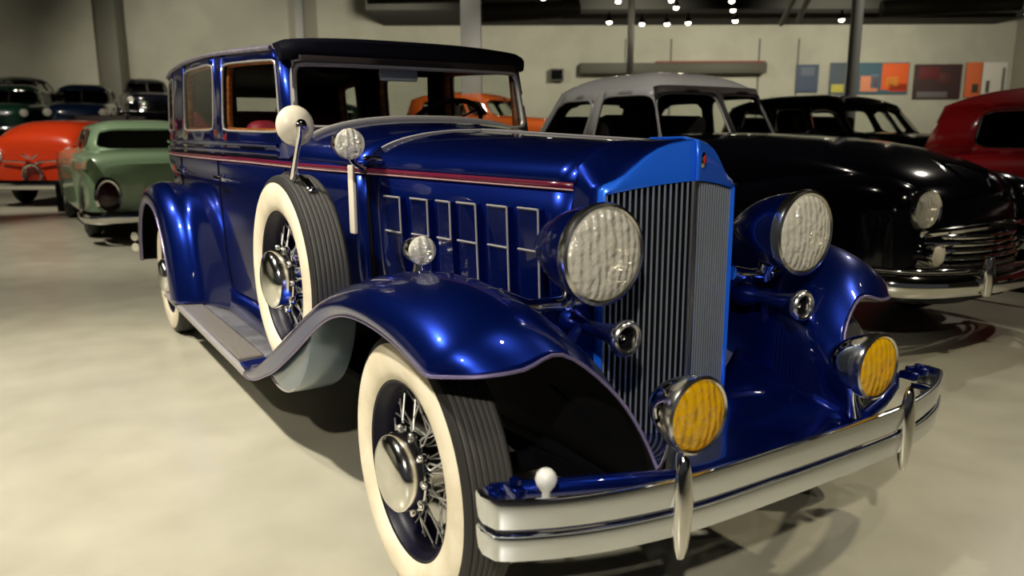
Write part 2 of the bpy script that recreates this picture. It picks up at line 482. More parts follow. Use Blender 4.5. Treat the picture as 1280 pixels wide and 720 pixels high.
# ---- bonnet
def hood_dim(x):
    t = (x-.05)/(-.965-.05)
    return lerp(.292, .515, t), lerp(1.172, 1.187, t), lerp(1.300, 1.338, t)
bm = new(); rows = []
for k in range(15):
    x = .06-1.02*k/14; w, zb, zt = hood_dim(x)
    rows.append([(x, y, z) for y, z in arch(w, zb, zt, 31, 2.3)])
grid(bm, rows)
obj('bonnet', bm, [BLUE, DARK], car, solid=.006)
bm = new()
tube(bm, [(.05, 0, 1.302), (-.96, 0, 1.341)], .0045, 8)
for x in (-.960,):
    w, zb, zt = hood_dim(x); tube(bm, [(x, y, z+.002) for y, z in arch(w, zb, zt, 31, 2.3)][5:-5], .0042, 8)
obj('bonnet_hinge', bm, FRAME_S, car)
SIDE_Z0 = .62
for s in (-1, 1):
    bm = new(); rows = []
    for k in range(12):
        x = .06-1.03*k/11; w, zb, zt = hood_dim(x)
        rows.append([(x, s*w*q, z) for z, q in ((zb+.002, 1.), (1.02, .995), (.85, .98), (SIDE_Z0, .95))])
    grid(bm, rows)
    obj('bonnet_side', bm, [BLUE, DARK], car, solid=.006)
    # louvre doors
    def hs(x, z, off=.0):
        w = hood_dim(x)[0]
        return (x, s*(w*interp(z, [(SIDE_Z0, .95), (.85, .98), (1.02, .995), (1.19, 1.)])+off), z)
    # pixel-measured louvre doors (x ranges along the bonnet side)
    for (x0, x1) in ((-.845, -.735), (-.690, -.580), (-.548, -.462), (-.442, -.335), (-.295, -.192), (-.158, -.060)):
        b = new()
        A = [[hs(x, z, .009 + (.012 if x == x1 else 0)) for x in (x0, x1)] for z in (.74, .965, 1.095)]
        B = [[hs(x, z, -.004) for x in (x0, x1)] for z in (.74, .965, 1.095)]
        grid(b, A); grid(b, B)
        ring = lambda G: G[0] + [G[1][1]] + G[2][::-1] + [G[1][0]]
        grid(b, [ring(A), ring(B)], cv=True)
        d = obj('vent_door', b, BLUE, car, angle=20)
        b = new()
        tube(b, [hs(x0, 1.095, .014), hs(x1, 1.095, .026)], .0042, 6)
        tube(b, [hs(x0, .965, .014), hs(x1, .965, .026)], .0042, 6)
        tube(b, [hs(x1, 1.095, .026), hs(x1, .965 if x1 < -.4 else .74, .026)], .0036, 6)
        obj('trim_strip', b, FRAME_S, d)
    # handle of the bonnet
    b = new(); tube(b, [hs(-.93, 1.23, .002), hs(-.93, 1.235, .03), hs(-.87, 1.235, .03), hs(-.87, 1.23, .002)], .008, 8)
    obj('bonnet_catch', b, CHROME, car)
    # dark gaps and cream strip at the cowl
    b = new(); tube(b, [hs(-.962, .64, .003), hs(-.962, 1.18, .003)], .008, 6)
    obj('shut_line', b, DARK, car)
    b = new()
    box(b, (-1.045, s*.548, 1.07), (.035, .016, .27), .004, rot=(0, 0, -s*R_(14)))
    obj('cowl_strip', b, CREAM_P, car)
    # pinstripe
    def along(z0, z1, off, x_end=-4.36):
        xs2 = [.055-.1*k for k in range(11)] + [-.97, -1.05, -1.2, -1.35, -1.5, -1.65, -1.8, -2.0, -2.2, -2.5, -2.8, -3.2, -3.5, -3.8, -4.0, -4.2, -4.3, -4.36]
        pr = []
        for x in xs2:
            y = hood_dim(x)[0] if x > -.965 else bw(x)
            z = body_line(x)
            pr.append([(x, s*(y+off), z+z1), (x, s*(y+off), z+z0)])
        for x, y in ((-4.43, .60), (-4.48, .54), (-4.515, .45), (-4.535, .3)):
            pr.append([(x-off, s*(y+off), 1.205+z1), (x-off, s*(y+off), 1.205+z0)])
        return pr
    b = new(); grid(b, along(-.012, .008, .0045)); obj('pinstripe', b, STRIPE, car, solid=.002, solid_off=0)
    b = new(); tube(b, [p[1] for p in along(-.0135, .01, .0045)], .0028, 6); obj('stripe_edge', b, STRIPE_L, car)
    for zz, r in ((.035, .009), (.075, .012)):
        b = new(); tube(b, [(p[0][0], p[0][1], p[0][2]) for p in along(0, zz, -.002) if p[0][0] < -1.55], r, 8)
        obj('belt_moulding', b, BLUE, car)
    # door seams, handles and hinges
    for xd in (-1.58, -2.56, -3.60):
        b = new(); tube(b, [(xd, s*(bw(xd)*k+.001), z) for z, k in ((.50, .958), (.62, .975), (.85, .992), (1.05, 1.), (1.19, 1.))], .004, 6)
        obj('door_seam', b, DARK, car)
    for xd in (-2.47, -3.50):
        b = new()
        lathe(b, [(.022, 0), (.022, .008), (.010, .014), (.010, .045), (0, .046)], origin=(xd, s*bw(xd), 1.10), axis=(0, s, 0), n=16)
        tube(b, [(xd-.02, s*(bw(xd)+.045), 1.102), (xd+.05, s*(bw(xd)+.048), 1.10), (xd+.11, s*(bw(xd)+.040), 1.097)], [.011, .011, .007], 10)
        obj('door_handle', b, CHROME, car)
    for xd, zd in ((-3.60, 1.10), (-3.60, .72), (-1.60, 1.10), (-1.60, .72)):
        b = new(); lathe(b, [(.001, -.03), (.014, -.028), (.014, .028), (.001, .03)], origin=(xd, s*(bw(xd)+.008), zd), axis=(0, 0, 1), n=12)
        obj('door_hinge', b, CHROME, car)

# ---- radiator shell and grille
def vx(y): return .155+.100*(1-min(abs(y)/.28, 1))
half = [(-.276, .42), (-.281, .6), (-.283, .9), (-.281, 1.10), (-.277, 1.166), (-.262, 1.180), (-.235, 1.190), (-.205, 1.206), (-.175, 1.232), (-.145, 1.258), (-.11, 1.280), (-.07, 1.295), (-.03, 1.303), (0, 1.306)]
outl = half + [(-y, z) for y, z in half[::-1][1:]]
def opening(y, z):
    if abs(y) > .276 and z < 1.16: return (math.copysign(.261, y), min(z, 1.150))
    k = abs(y)/.277
    return (y*.942, 1.150+.036*(1-k**1.5))
op = [opening(y, z) for y, z in outl]
op[0] = (-.256, .42); op[-1] = (.256, .42)
def back(y, z):
    if z < 1.17: return y*1.045, z
    y2 = y*.294/.277; q = min(abs(y2)/.2945, 1)
    return y2, 1.172+.134*(1-q**2.3)**(1/2.3)
bm = new()
rows = [[(vx(y)-.02, y*.93, z) for y, z in op], [(vx(y)+.002, y, z) for y, z in op],
        [(vx(y)+.006, lerp(y, yo, .35), lerp(z, zo, .35)) for (y, z), (yo, zo) in zip(op, outl)],
        [(vx(y)+.002, y*.99, z-.004) for y, z in outl], [(vx(y)-.008, y, z) for y, z in outl],
        ]
grid(bm, rows)
obj('radiator_shell', bm, SHELL_BLUE_LIT, car, solid=.004)
bm = new()
rows = [[(vx(y)-.0079, y, z) for y, z in outl],
        [(vx(y)-.05, y*1.004, z+.001) for y, z in outl],
        [(.058, back(y, z)[0], back(y, z)[1]) for y, z in outl], [(.04, back(y, z)[0], back(y, z)[1]-.003) for y, z in outl]]
grid(bm, rows)
obj('shell_collar', bm, BLUE, car, solid=.004)
bm = new()
tube(bm, [(vx(0)+.008, 0, 1.188), (vx(0)+.009, 0, 1.25), (vx(0)+.004, 0, 1.300), (.20, 0, 1.309), (.06, 0, 1.306)], .009, 10, flat=.6)
obj('shell_ridge', bm, SHELL_BLUE_LIT, car)
bm = new()
rows = [[(vx(y)-.045, y, z) for y, z in op], [(vx(y)-.045, y, .30) for y, z in op]]
grid(bm, rows)
obj('radiator_core', bm, DARK, car)
bm = new()
NS = 15
for s in (-1, 1):
    for k in range(NS):
        y = s*(.254-.236*k/(NS-1)); zt = opening(y/.942, 1.2)[1]-.002
        tube(bm, [(vx(y)-.006, y, .32), (vx(y)-.006, y, zt)], .0035, 8, flat=1.0)
obj('grille_slats', bm, SLAT, car)
bm = new()
tube(bm, [(vx(0)-.002, 0, .32), (vx(0)-.002, 0, 1.186)], .0135, 12, flat=.6)
obj('centre_bar', bm, SOFT_CHROME, car)
bm = new()
lathe(bm, [(.0, -.004), (.017, -.003), (.018, 0), (.014, .004), (0, .005)], origin=(vx(.03)+.006, .034, 1.245), axis=(.94, .33, 0), n=20, sx=.9, sy=1.35)
bd = obj('badge', bm, CHROME, car)
bm = new()
lathe(bm, [(.0, .006), (.011, .0055), (.012, .003)], origin=(vx(.03)+.006, .034, 1.247), axis=(.94, .33, 0), n=16, sx=.8, sy=1.2)
obj('badge_enamel', bm, RED_E, bd)

# ---- front fenders
def fender_front(s):
    st = []
    #        lip              lower bulge       outer shoulder     crest             inner shoulder    inner side        toe               apron bottom
    def row(*p): st.append(p)
    row((-1.56, .915, .300), (-1.56, .920, .312), (-1.56, .910, .332), (-1.57, .86, .338), (-1.58, .79, .339), (-1.58, .73, .340), (-1.58, .70, .340), (-1.58, .69, .33))
    row((-1.40, .915, .305), (-1.40, .922, .325), (-1.40, .905, .352), (-1.41, .85, .352), (-1.41, .76, .352), (-1.42, .68, .352), (-1.42, .64, .352), (-1.42, .61, .34))
    row((-1.28, .913, .330), (-1.28, .924, .353), (-1.28, .905, .385), (-1.28, .85, .392), (-1.28, .75, .392), (-1.28, .65, .392), (-1.28, .60, .385), (-1.28, .57, .36))
    row((-1.16, .910, .374), (-1.16, .924, .402), (-1.16, .902, .440), (-1.16, .83, .455), (-1.16, .73, .455), (-1.16, .62, .445), (-1.16, .56, .43), (-1.16, .53, .40))
    row((-1.0, .905, .440), (-1.0, .924, .475), (-1.0, .900, .525), (-1.0, .81, .552), (-1.0, .70, .552), (-1.0, .59, .53), (-1.0, .53, .50), (-1.0, .49, .40))
    row((-.75, .902, .572), (-.75, .924, .608), (-.75, .895, .662), (-.75, .80, .695), (-.75, .67, .692), (-.75, .56, .66), (-.75, .49, .60), (-.75, .45, .42))
    row((-.47, .90, .727), (-.47, .922, .762), (-.47, .887, .805), (-.47, .78, .836), (-.47, .65, .828), (-.47, .53, .78), (-.47, .46, .70), (-.47, .42, .42))
    row((-.28, .90, .795), (-.28, .920, .828), (-.28, .880, .872), (-.28, .765, .902), (-.28, .64, .89), (-.28, .52, .825), (-.28, .45, .74), (-.28, .41, .42))
    row((-.10, .90, .812), (-.10, .918, .845), (-.10, .875, .905), (-.10, .75, .938), (-.10, .63, .922), (-.10, .50, .845), (-.10, .43, .74), (-.10, .40, .42))
    row((.08, .902, .802), (.08, .916, .835), (.08, .870, .90), (.08, .745, .945), (.08, .62, .925), (.08, .49, .84), (.08, .41, .72), (.08, .385, .42))
    row((.21, .905, .780), (.215, .912, .808), (.22, .865, .876), (.22, .745, .927), (.22, .62, .905), (.23, .49, .82), (.25, .41, .70), (.26, .385, .42))
    row((.285, .906, .765), (.30, .902, .784), (.33, .855, .83), (.34, .745, .868), (.34, .62, .862), (.35, .49, .78), (.39, .41, .65), (.42, .39, .42))
    row((.305, .900, .762), (.345, .870, .766), (.395, .81, .770), (.425, .715, .778), (.420, .60, .795), (.455, .48, .700), (.515, .42, .585), (.590, .395, .430))
    dense = cat_rom([tuple(c for p in r for c in p) for r in st], 60)
    rows = []
    for r in dense:
        pts = [tuple(r[i*3:i*3+3]) for i in range(8)]
        rows.append([(p[0], s*p[1], p[2]) for p in cat_rom(pts, 29)])
    return rows
for s in (-1, 1):
    rows = fender_front(s)
    bm = new(); grid(bm, rows)
    fd = obj('front_fender', bm, [BLUE, DARK], car, solid=.008, solid_off=-1 if s < 0 else -1)
    bm = new()
    edge = [r[0] for r in rows] + [p for p in rows[-1][1:]]
    tube(bm, edge, .0048, 8)
    obj('fender_piping', bm, BEAD, fd)
    # outer reveal line of the fender
    # well that carries the spare
    bm = new(); rr = []
    for yy, k in tuple((.715, q/20) for q in range(4, 19)) + ((.722, .98), (.735, .99), (.868, .99), (.880, .98), (.884, .955)) + tuple((.884, q/20) for q in range(18, 3, -1)):
        rr.append([(SPX+.435*k*math.cos(a), s*yy, SPZ+.435*k*math.sin(a)) for a in [PI+PI*j/48 for j in range(49)]])
    grid(bm, rr)
    # keep only what hangs below the fender
    kill = [f for f in bm.faces if f.calc_center_median().z > interp(f.calc_center_median().x, [(-1.45, .345), (-1.28, .37), (-1.16, .43), (-1.0, .52), (-.75, .66), (-.47, .78)])]
    bmesh.ops.delete(bm, geom=kill, context='FACES')
    sw_ = obj('spare_well', bm, WELL, car, solid=.004)
    bm = new(); tube(bm, [(SPX+.425*math.cos(a), s*.883, SPZ+.425*math.sin(a)) for a in [R_(246)+R_(52)*j/24 for j in range(25)]], .005, 6)
    obj('well_edge', bm, FRAME_S, sw_)

# ---- front apron between the fenders
bm = new(); rows = []
for k in range(13):
    t = k/12; x = lerp(.10, .60, t)
    row = []
    for j in range(25):
        y = -.40+.80*j/24; q = abs(y)/.40
        zc = lerp(.40, .475, t)-.02*t*t; ze = lerp(.60, .470, t**.9)
        row.append((x + .045*(1-q*q)*t, y, zc+(ze-zc)*q**3.2 - .05*max(0, t-.85)/.15))
    rows.append(row)
grid(bm, rows)
obj('front_apron', bm, [BLUE, DARK], car, solid=.008)

# ---- rear fenders
def fender_rear(s):
    crest = [(-2.90, .345), (-2.93, .46), (-2.98, .60), (-3.05, .75), (-3.16, .89), (-3.32, .985), (-3.52, 1.025), (-3.75, 1.015), (-4.0, .935), (-4.2, .80), (-4.33, .62), (-4.40, .42)]
    lip = [(-3.10, .34), (-3.13, .44), (-3.18, .56), (-3.25, .68), (-3.35, .78), (-3.46, .845), (-3.62, .882), (-3.78, .885), (-3.92, .85), (-4.06, .76), (-4.16, .62), (-4.21, .44)]
    n = 46
    C = cat_rom(crest, n); L = cat_rom(lip, n); rows = []
    for c, l in zip(C, L):
        def m(t): return (lerp(l[0], c[0], t), lerp(l[1], c[1], t))
        fl = max(0, min(1, (c[0]+3.6)/.6))
        a, b, d = m(.0), m(.35), m(.75)
        pts = [(a[0], .925, a[1]), (b[0], .935, b[1]), (d[0], .915, d[1]), (c[0], .85, c[1]), (c[0]+.04*fl, .78, c[1]-.004), (c[0]+.22*fl, .715, c[1]-.02*(1-fl)), (c[0]+.42*fl, .66, c[1]-.05*(1-fl))]
        rows.append([(p[0], s*p[1], p[2]) for p in cat_rom(pts, 22)])
    return rows
for s in (-1, 1):
    rows = fender_rear(s)
    bm = new(); grid(bm, rows)
    fd = obj('rear_fender', bm, [BLUE, DARK], car, solid=.008)
    bm = new(); tube(bm, [r[0] for r in rows], .007, 8)
    obj('fender_piping', bm, BEAD, fd)

# ---- running boards
for s in (-1, 1):
    bm = new()
    box(bm, (-2.42, s*.795, .318), (1.98, .225, .030), .006)
    rb = obj('running_board', bm, SOFT_CHROME, car)
    bm = new()
    box(bm, (-2.49, s*.845, .336), (1.78, .110, .008), .003)
    for k in range(11): box(bm, (-2.49, s*(.797+.0096*k), .341), (1.77, .004, .004))
    obj('tread_mat', bm, MAT_R, rb)
    bm = new()
    box(bm, (-2.49, s*.735, .336), (1.78, .095, .007), .003)
    obj('scuff_plate', bm, PLATE, rb)
    bm = new()
    tube(bm, [(-3.40, s*.905, .322), (-1.42, s*.912, .318)], .017, 10)
    obj('edge_moulding', bm, FRAME_S, rb)
    bm = new()   # sill apron between the board and the body
    grid(bm, [[(x, s*.70, .33), (x, s*.69, .40), (x, s*bw(x)*.965, .47)] for x in (-3.2, -2.8, -2.4, -2.0, -1.6, -1.3)])
    obj('sill_apron', bm, BLUE, car, solid=.006)

# ---- lamps
def lamp(name, loc, r, depth, body_m, lens_m, refl_m, ax=(1, 0, 0), rimw=.012, label=None, squash=1.):
    ax = Vector(ax).normalized(); l = Vector(loc)
    bm = new()
    prof = [(r*.985, 0)] + [(r*(1-(k/9)**2.3)*1.0+.0005, -depth*(k/9)) for k in range(1, 10)]
    lathe(bm, prof, origin=l, axis=ax, n=48, sy=squash)
    bowl = obj(name, bm, body_m, car)
    bm = new()
    lathe(bm, [(r*.985, -.028), (r+rimw*.55, -.024), (r+rimw, -.006), (r+rimw*.8, .008), (r+.001, .013), (r*.955, .009), (r*.945, -.004)], origin=l, axis=ax, n=56, sy=squash)
    obj('lamp_rim', bm, POLISHED, bowl)
    bm = new()
    prof = [(r*.96*math.sin(a), .004 + .026*(r/.13)*math.cos(a)) for a in [PI/2*(1-k/10) for k in range(11)]]
    lathe(bm, prof, origin=l, axis=ax, n=48, sy=squash)
    obj('lens', bm, lens_m, bowl, solid=.004)
    bm = new()
    prof = [(r*.95, -.004)] + [(r*.95*(1-(k/8)), -.004 - .6*r*(1-(1-k/8)**2)) for k in range(1, 9)]
    lathe(bm, prof, origin=l, axis=ax, n=40, sy=squash)
    obj('reflector', bm, refl_m, bowl)
    bm = new()
    lathe(bm, [(.0, -.5*r), (.10*r, -.48*r), (.13*r, -.3*r), (.08*r, -.2*r), (0, -.17*r)], origin=l, axis=ax, n=14)
    obj('bulb', bm, WHITE_K, bowl)
    return bowl
for s in (-1, 1):
    lamp('headlight', (.334, s*.407, 1.013), .125, .30, BLUE, LENS, REFL)
    # stand and crossbar
    bm = new()
    tube(bm, [(.20, s*.407, .90), (.19, s*.407, .872), (.18, s*.42, .855)], [.03, .022, .03], 12)
    tube(bm, [(.16, s*.62, .885), (.17, s*.53, .862), (.18, s*.42, .858), (.19, s*.34, .868), (.17, s*.275, .875)], [.035, .018, .022, .016, .024], 12)
    obj('headlight_stand', bm, CHROME, car)
    lamp('fog_lamp', (.640, s*.362, .661), .090, .16, CHROME, AMBER, REFL_A, rimw=.010)
    bm = new()
    tube(bm, [(.575, s*.362, .585), (.570, s*.375, .54), (.575, s*.39, .49)], [.022, .018, .028], 10)
    obj('fog_lamp_bracket', bm, CHROME, car)
    # horns
    bm = new()
    hx, hy, hz = .38, s*.362, .792
    prof = [(.046, 0), (.049, .004), (.049, -.004), (.040, -.02), (.030, -.05), (.022, -.10), (.020, -.16), (.028, -.19), (.038, -.21), (.038, -.25), (.02, -.26), (0, -.26)]
    lathe(bm, prof[2:], origin=(hx, hy, hz), axis=(1, 0, 0), n=32)
    hn = obj('horn', bm, BLUE, car)
    bm = new()
    lathe(bm, [(.031, -.012), (.031, .002), (.035, .010), (.042, .012), (.049, .006), (.051, -.004), (.047, -.014), (.040, -.02)], origin=(hx, hy, hz), axis=(1, 0, 0), n=36)
    obj('horn_ring', bm, POLISHED, hn)
    bm = new()
    lathe(bm, [(.036, -.002), (.025, -.03), (.016, -.06), (0, -.065)], origin=(hx, hy, hz), axis=(1, 0, 0), n=28)
    obj('horn_throat', bm, DARK, hn)
    bm = new(); lathe(bm, [(.015, -.05), (.014, -.022), (.008, -.012), (0, -.010)], origin=(hx, hy, hz), axis=(1, 0, 0), n=16)
    obj('horn_button', bm, CHROME, hn)
    bm = new(); tube(bm, [(.20, hy, .80), (.20, s*.40, .77), (.20, s*.42, .70)], .014, 8)
    obj('horn_bracket', bm, BLUE, car)
    # fender lamp
    fx, fy, fz = -.09, s*.72, .998
    bm = new()
    lathe(bm, [(.043, 0), (.042, -.02), (.036, -.05), (.022, -.085), (0, -.105)], origin=(fx, fy, fz), axis=(1, 0, 0), n=28)
    fl = obj('fender_lamp', bm, CHROME, car)
    bm = new(); lathe(bm, [(.042, -.002), (.040, .010), (.028, .018), (0, .022)], origin=(fx, fy, fz), axis=(1, 0, 0), n=28)
    obj('lens', bm, LENS, fl)
    bm = new(); lathe(bm, [(.041, -.003), (.02, -.02), (0, -.025)], origin=(fx, fy, fz), axis=(1, 0, 0), n=28)
    obj('reflector', bm, REFL, fl)
    bm = new(); tube(bm, [(fx-.02, fy, .965), (fx-.02, fy, .93)], [.014, .022], 10); obj('lamp_foot', bm, CHROME, fl)
    if s > 0: continue
    # cowl lamp
    cx, cy, cz = -.866, s*.62, 1.288
    bm = new()
    lathe(bm, [(.057, 0), (.056, -.02), (.048, -.07), (.03, -.115), (0, -.14)], origin=(cx, cy, cz), axis=(1, 0, 0), n=32)
    cl = obj('cowl_lamp', bm, CHROME, car)
    bm = new(); lathe(bm, [(.057, -.002), (.054, .012), (.036, .022), (0, .027)], origin=(cx, cy, cz), axis=(1, 0, 0), n=32)
    obj('lens', bm, LENS, cl)
    bm = new(); lathe(bm, [(.056, -.003), (.03, -.025), (0, -.03)], origin=(cx, cy, cz), axis=(1, 0, 0), n=28)
    obj('reflector', bm, REFL, cl)
    bm = new(); tube(bm, [(cx-.05, s*.60, 1.245), (cx-.07, s*.575, 1.215), (cx-.10, s*.53, 1.20)], [.016, .013, .018], 10)
    obj('lamp_arm', bm, CHROME, cl)
    # mirror on the spare
    mx, my, mz = -.82, s*.83, 1.352
    bm = new()
    lathe(bm, [(0, .034), (.02, .033), (.045, .024), (.062, .010), (.070, -.004), (.069, -.010), (0, -.010)], origin=(mx, my, mz), axis=(1, -s*.12, .05), n=36)
    mr = obj('wing_mirror', bm, CREAM_P, car)
    bm = new()
    lathe(bm, [(.022, .028), (.020, .045), (.012, .052), (0, .054)], origin=(mx, my, mz), axis=(1, -s*.12, .05), n=20)
    tube(bm, [(mx+.045, my, mz), (mx+.035, my, mz-.03), (mx-.01, my, mz-.09), (mx-.05, my, 1.20), (mx-.08, my*.99, 1.175)], [.012, .011, .009, .011, .018], 10)
    obj('mirror_stalk', bm, CHROME, mr)
    bm = new(); rr = [[(SPX+.400*math.cos(a), s*(SPY-w), SPZ+.400*math.sin(a)) for w in (-.014, .014)] for a in [R_(58)+R_(64)*j/14 for j in range(15)]]
    grid(bm, rr); obj('mirror_strap', bm, CHROME, mr, solid=.004, solid_off=0)

# ---- bumper
BXT = [(0, .700), (.3, .697), (.454, .687), (.6, .662), (.72, .628), (.82, .585), (.872, .553)]
BXS = cat_rom(BXT, 30)
ctrl = [(x, -y) for y, x in BXS[::-1]] + [(x, y) for y, x in BXS[1:]]
ends = [(.515, -.880), (.485, -.872)]
plan = [(x, y) for x, y in ends[::-1]] + ctrl + [(x, -y) for x, y in ends]
for (z0, z1, nm) in ((.474, .545, 'upper'), (.399, .463, 'lower')):
    bm = new(); rows = []
    for i, (x, y) in enumerate(plan):
        a = Vector(plan[max(i-1, 0)]); b = Vector(plan[min(i+1, len(plan)-1)]); t = (b-a).normalized(); n = Vector((t.y, -t.x))
        if n.x < 0 and abs(y) < .85: n = -n
        sec = []
        for d, z in ((-.006, z0+.004), (.0, z0), (.006, z0+.003), (.0085, lerp(z0, z1, .3)), (.0105, lerp(z0, z1, .55)), (.0115, lerp(z0, z1, .85)), (.010, z1-.003), (.003, z1), (-.006, z1-.002)):
            sec.append((x+n.x*d, y+n.y*d, z))
        rows.append(sec)
    grid(bm, rows, cv=True)
    for r in (rows[0], rows[-1]): bm.faces.new([bm.verts.new(p) for p in r])
    obj('bumper_blade', bm, BUMP, car)
bm = new()
grid(bm, [[(x-.012, y*.985, .46), (x-.012, y*.985, .478)] for x, y in plan])
obj('bumper_backing', bm, BLUE, car, solid=.006)
for s in (-1, 1):
    bm = new()
    prof = [(0, -.135), (.011, -.128), (.019, -.10), (.026, -.05), (.0285, .0), (.026, .05), (.019, .095), (.011, .122), (0, .13)]
    lathe(bm, prof, origin=(.695, s*.454, .472), axis=(0, 0, 1), n=24, sx=.75, sy=1.)
    obj('bumper_guard', bm, CHROME, car)
    bm = new()
    tube(bm, [(.60, s*.385, .45), (.63, s*.40, .47), (.675, s*.43, .475)], .02, 8)
    tube(bm, [(.44, s*.80, .500), (.52, s*.66, .508), (.58, s*.5, .505), (.60, s*.385, .49)], .022, 10)
    obj('bumper_arm', bm, BLUE, car)
    bm = new()
    if s < 0: lathe(bm, [(0, .026), (.012, .024), (.022, .014), (.026, 0), (.022, -.014), (.01, -.03), (.01, -.06)], origin=(.545, s*.735, .555), axis=(0, 0, 1), n=20)
    if s < 0: obj('bumper_knob', bm, WHITE_K, car)
    bm = new()
    for k in range(2):
        box(bm, (.50, s*(.845-.055*k), .528-.006*k), (.06, .03, .026), .006)
        lathe(bm, [(.014, 0), (.014, .012), (0, .014)], origin=(.50, s*(.845-.055*k), .540), axis=(0, 0, 1), n=8)
    obj('bumper_clamp', bm, BLUE, car)
# rear bumper
bm = new()
for z in (.50, .58):
    tube(bm, [(-4.50, -.93, z), (-4.62, -.88, z), (-4.70, -.6, z), (-4.72, 0, z), (-4.70, .6, z), (-4.62, .88, z), (-4.50, .93, z)], .026, 8, flat=1.3)
obj('rear_bumper', bm, CHROME, car)

# ---- cabin interior
for x, nm in ((-2.05, 'front_seat'), (-3.75, 'rear_seat')):
    bm = new()
    box(bm, (x-.05, 0, .80), (.55, 1.16, .22), .07, seg=3)
    st = obj(nm, bm, RED_SEAT, car)
    bm = new()
    box(bm, (x-.40, 0, 1.10 if x > -3 else 1.14), (.18, 1.16, .60 if x > -3 else .72), .07, rot=(0, R_(-10), 0), seg=3)
    obj('backrest', bm, RED_SEAT, st)
bm = new(); box(bm, (-1.60, 0, 1.22), (.10, 1.16, .20), .02)
obj('dashboard', bm, INNER, car)
bm = new()
c = Vector((-1.88, .31, 1.365)); ax = Vector((.8, 0, -1)).normalized()
x_, y_, z_ = frame_from(ax)
tube(bm, [c + (x_*math.cos(a)+y_*math.sin(a))*.205 for a in [2*PI*k/40 for k in range(40)]], .013, 10, closed=True)
sw = obj('steering_wheel', bm, DARK, car)
bm = new()
for k in range(4):
    a = PI/4+k*PI/2; tube(bm, [c, c + (x_*math.cos(a)+y_*math.sin(a))*.2], .006, 6)
tube(bm, [c, c+ax*.5], .02, 8)
obj('steering_column', bm, DARK, sw)
bm = new(); box(bm, (-1.66, -.05, 1.60), (.02, .20, .055), .012)
im = obj('interior_mirror', bm, mat('pale_mirror_back', (.62, .68, .70), .3), car)
bm = new(); tube(bm, [(-1.665, -.05, 1.62), (-1.68, -.05, 1.69)], .006, 8); obj('mirror_arm', bm, CHROME, im)
# division behind the front seat: two posts and a rail, glass above
bm = new()
box(bm, (-2.60, 0, .95), (.05, 1.30, .62), .01)
for s in (-1, 1): box(bm, (-2.60, s*.62, 1.47), (.06, .06, .44), .008)
box(bm, (-2.60, 0, 1.70), (.06, 1.28, .06), .008)
obj('division', bm, INNER, car)

# ================================================================== OTHER CARS
def simple_wheel(parent, loc, R=.34, hw=.09, white=False, outer=-1):
    bm = new()
    prof = [(R*.62, hw*.7), (R*.66, hw*.95), (R*.88, hw), (R*.97, hw*.7), (R, hw*.4), (R, -hw*.4), (R*.97, -hw*.7), (R*.9, -hw), (R*.62, -hw*.7)]
    lathe(bm, prof, axis=(0, outer, 0), n=36, mi=[0, 1 if white else 0, 0, 0, 0, 0, 0, 0])
    t = obj('wheel', bm, [RUBBER, CREAM], parent); t.location = loc
    bm = new()
    lathe(bm, [(R*.63, hw*.70), (R*.58, hw*.60), (R*.5, hw*.45), (R*.42, hw*.5), (R*.36, hw*.85), (R*.2, hw*1.05), (0, hw*1.1)], axis=(0, outer, 0), n=28)
    obj('hub_cap', bm, CHROME, t)
    return t

def arch_h(x, zb, wheels, Ra):
    z = zb
    for xw, R in wheels:
        d = abs(x-xw)
        if d < Ra: z = max(z, R*.95 + math.sqrt(Ra*Ra-d*d))
    return z

def car_body(st, zb, wheels, Ra=.40, n=64, ex=3.0, nh=13):
    """st: (x, half width, side z, top z); returns bmesh of a lofted lower body"""
    bm = new(); rows = []
    D = cat_rom(st, n)
    # extra stations round the wheel arches for clean openings
    xs_ = sorted({round(d[0], 4) for d in D} | {round(xw+Ra*math.cos(PI*k/16), 4) for xw, _ in wheels for k in range(17)}, reverse=True)
    D = sorted(D, key=lambda d: d[0])
    def at(x):
        for a, b in zip(D, D[1:]):
            if a[0] <= x <= b[0]:
                t = (x-a[0])/max(b[0]-a[0], 1e-6); return [lerp(p, q, t) for p, q in zip(a, b)]
        return D[0] if x < D[0][0] else D[-1]
    for x in xs_:
        _, w, zs, zt = at(x)
        a = min(arch_h(x, zb, wheels, Ra), zs-.02)
        sec = [(x, -w*.90, a), (x, -w*.96, a+.02), (x, -w*.985, lerp(a, zs, .4)), (x, -w, lerp(a, zs, .8))]
        for k in range(nh):
            th = PI*k/(nh-1); c, s = math.cos(th), math.sin(th)
            sec.append((x, -w*math.copysign(abs(c)**(2/ex), c), zs+(zt-zs)*abs(s)**(2/ex)))
        sec += [(x, -p[1], p[2]) for p in sec[:4][::-1]]
        rows.append(sec)
    grid(bm, rows)
    for r in (rows[0], rows[-1]):
        bm.faces.new([bm.verts.new(p) for p in r])
    return bm

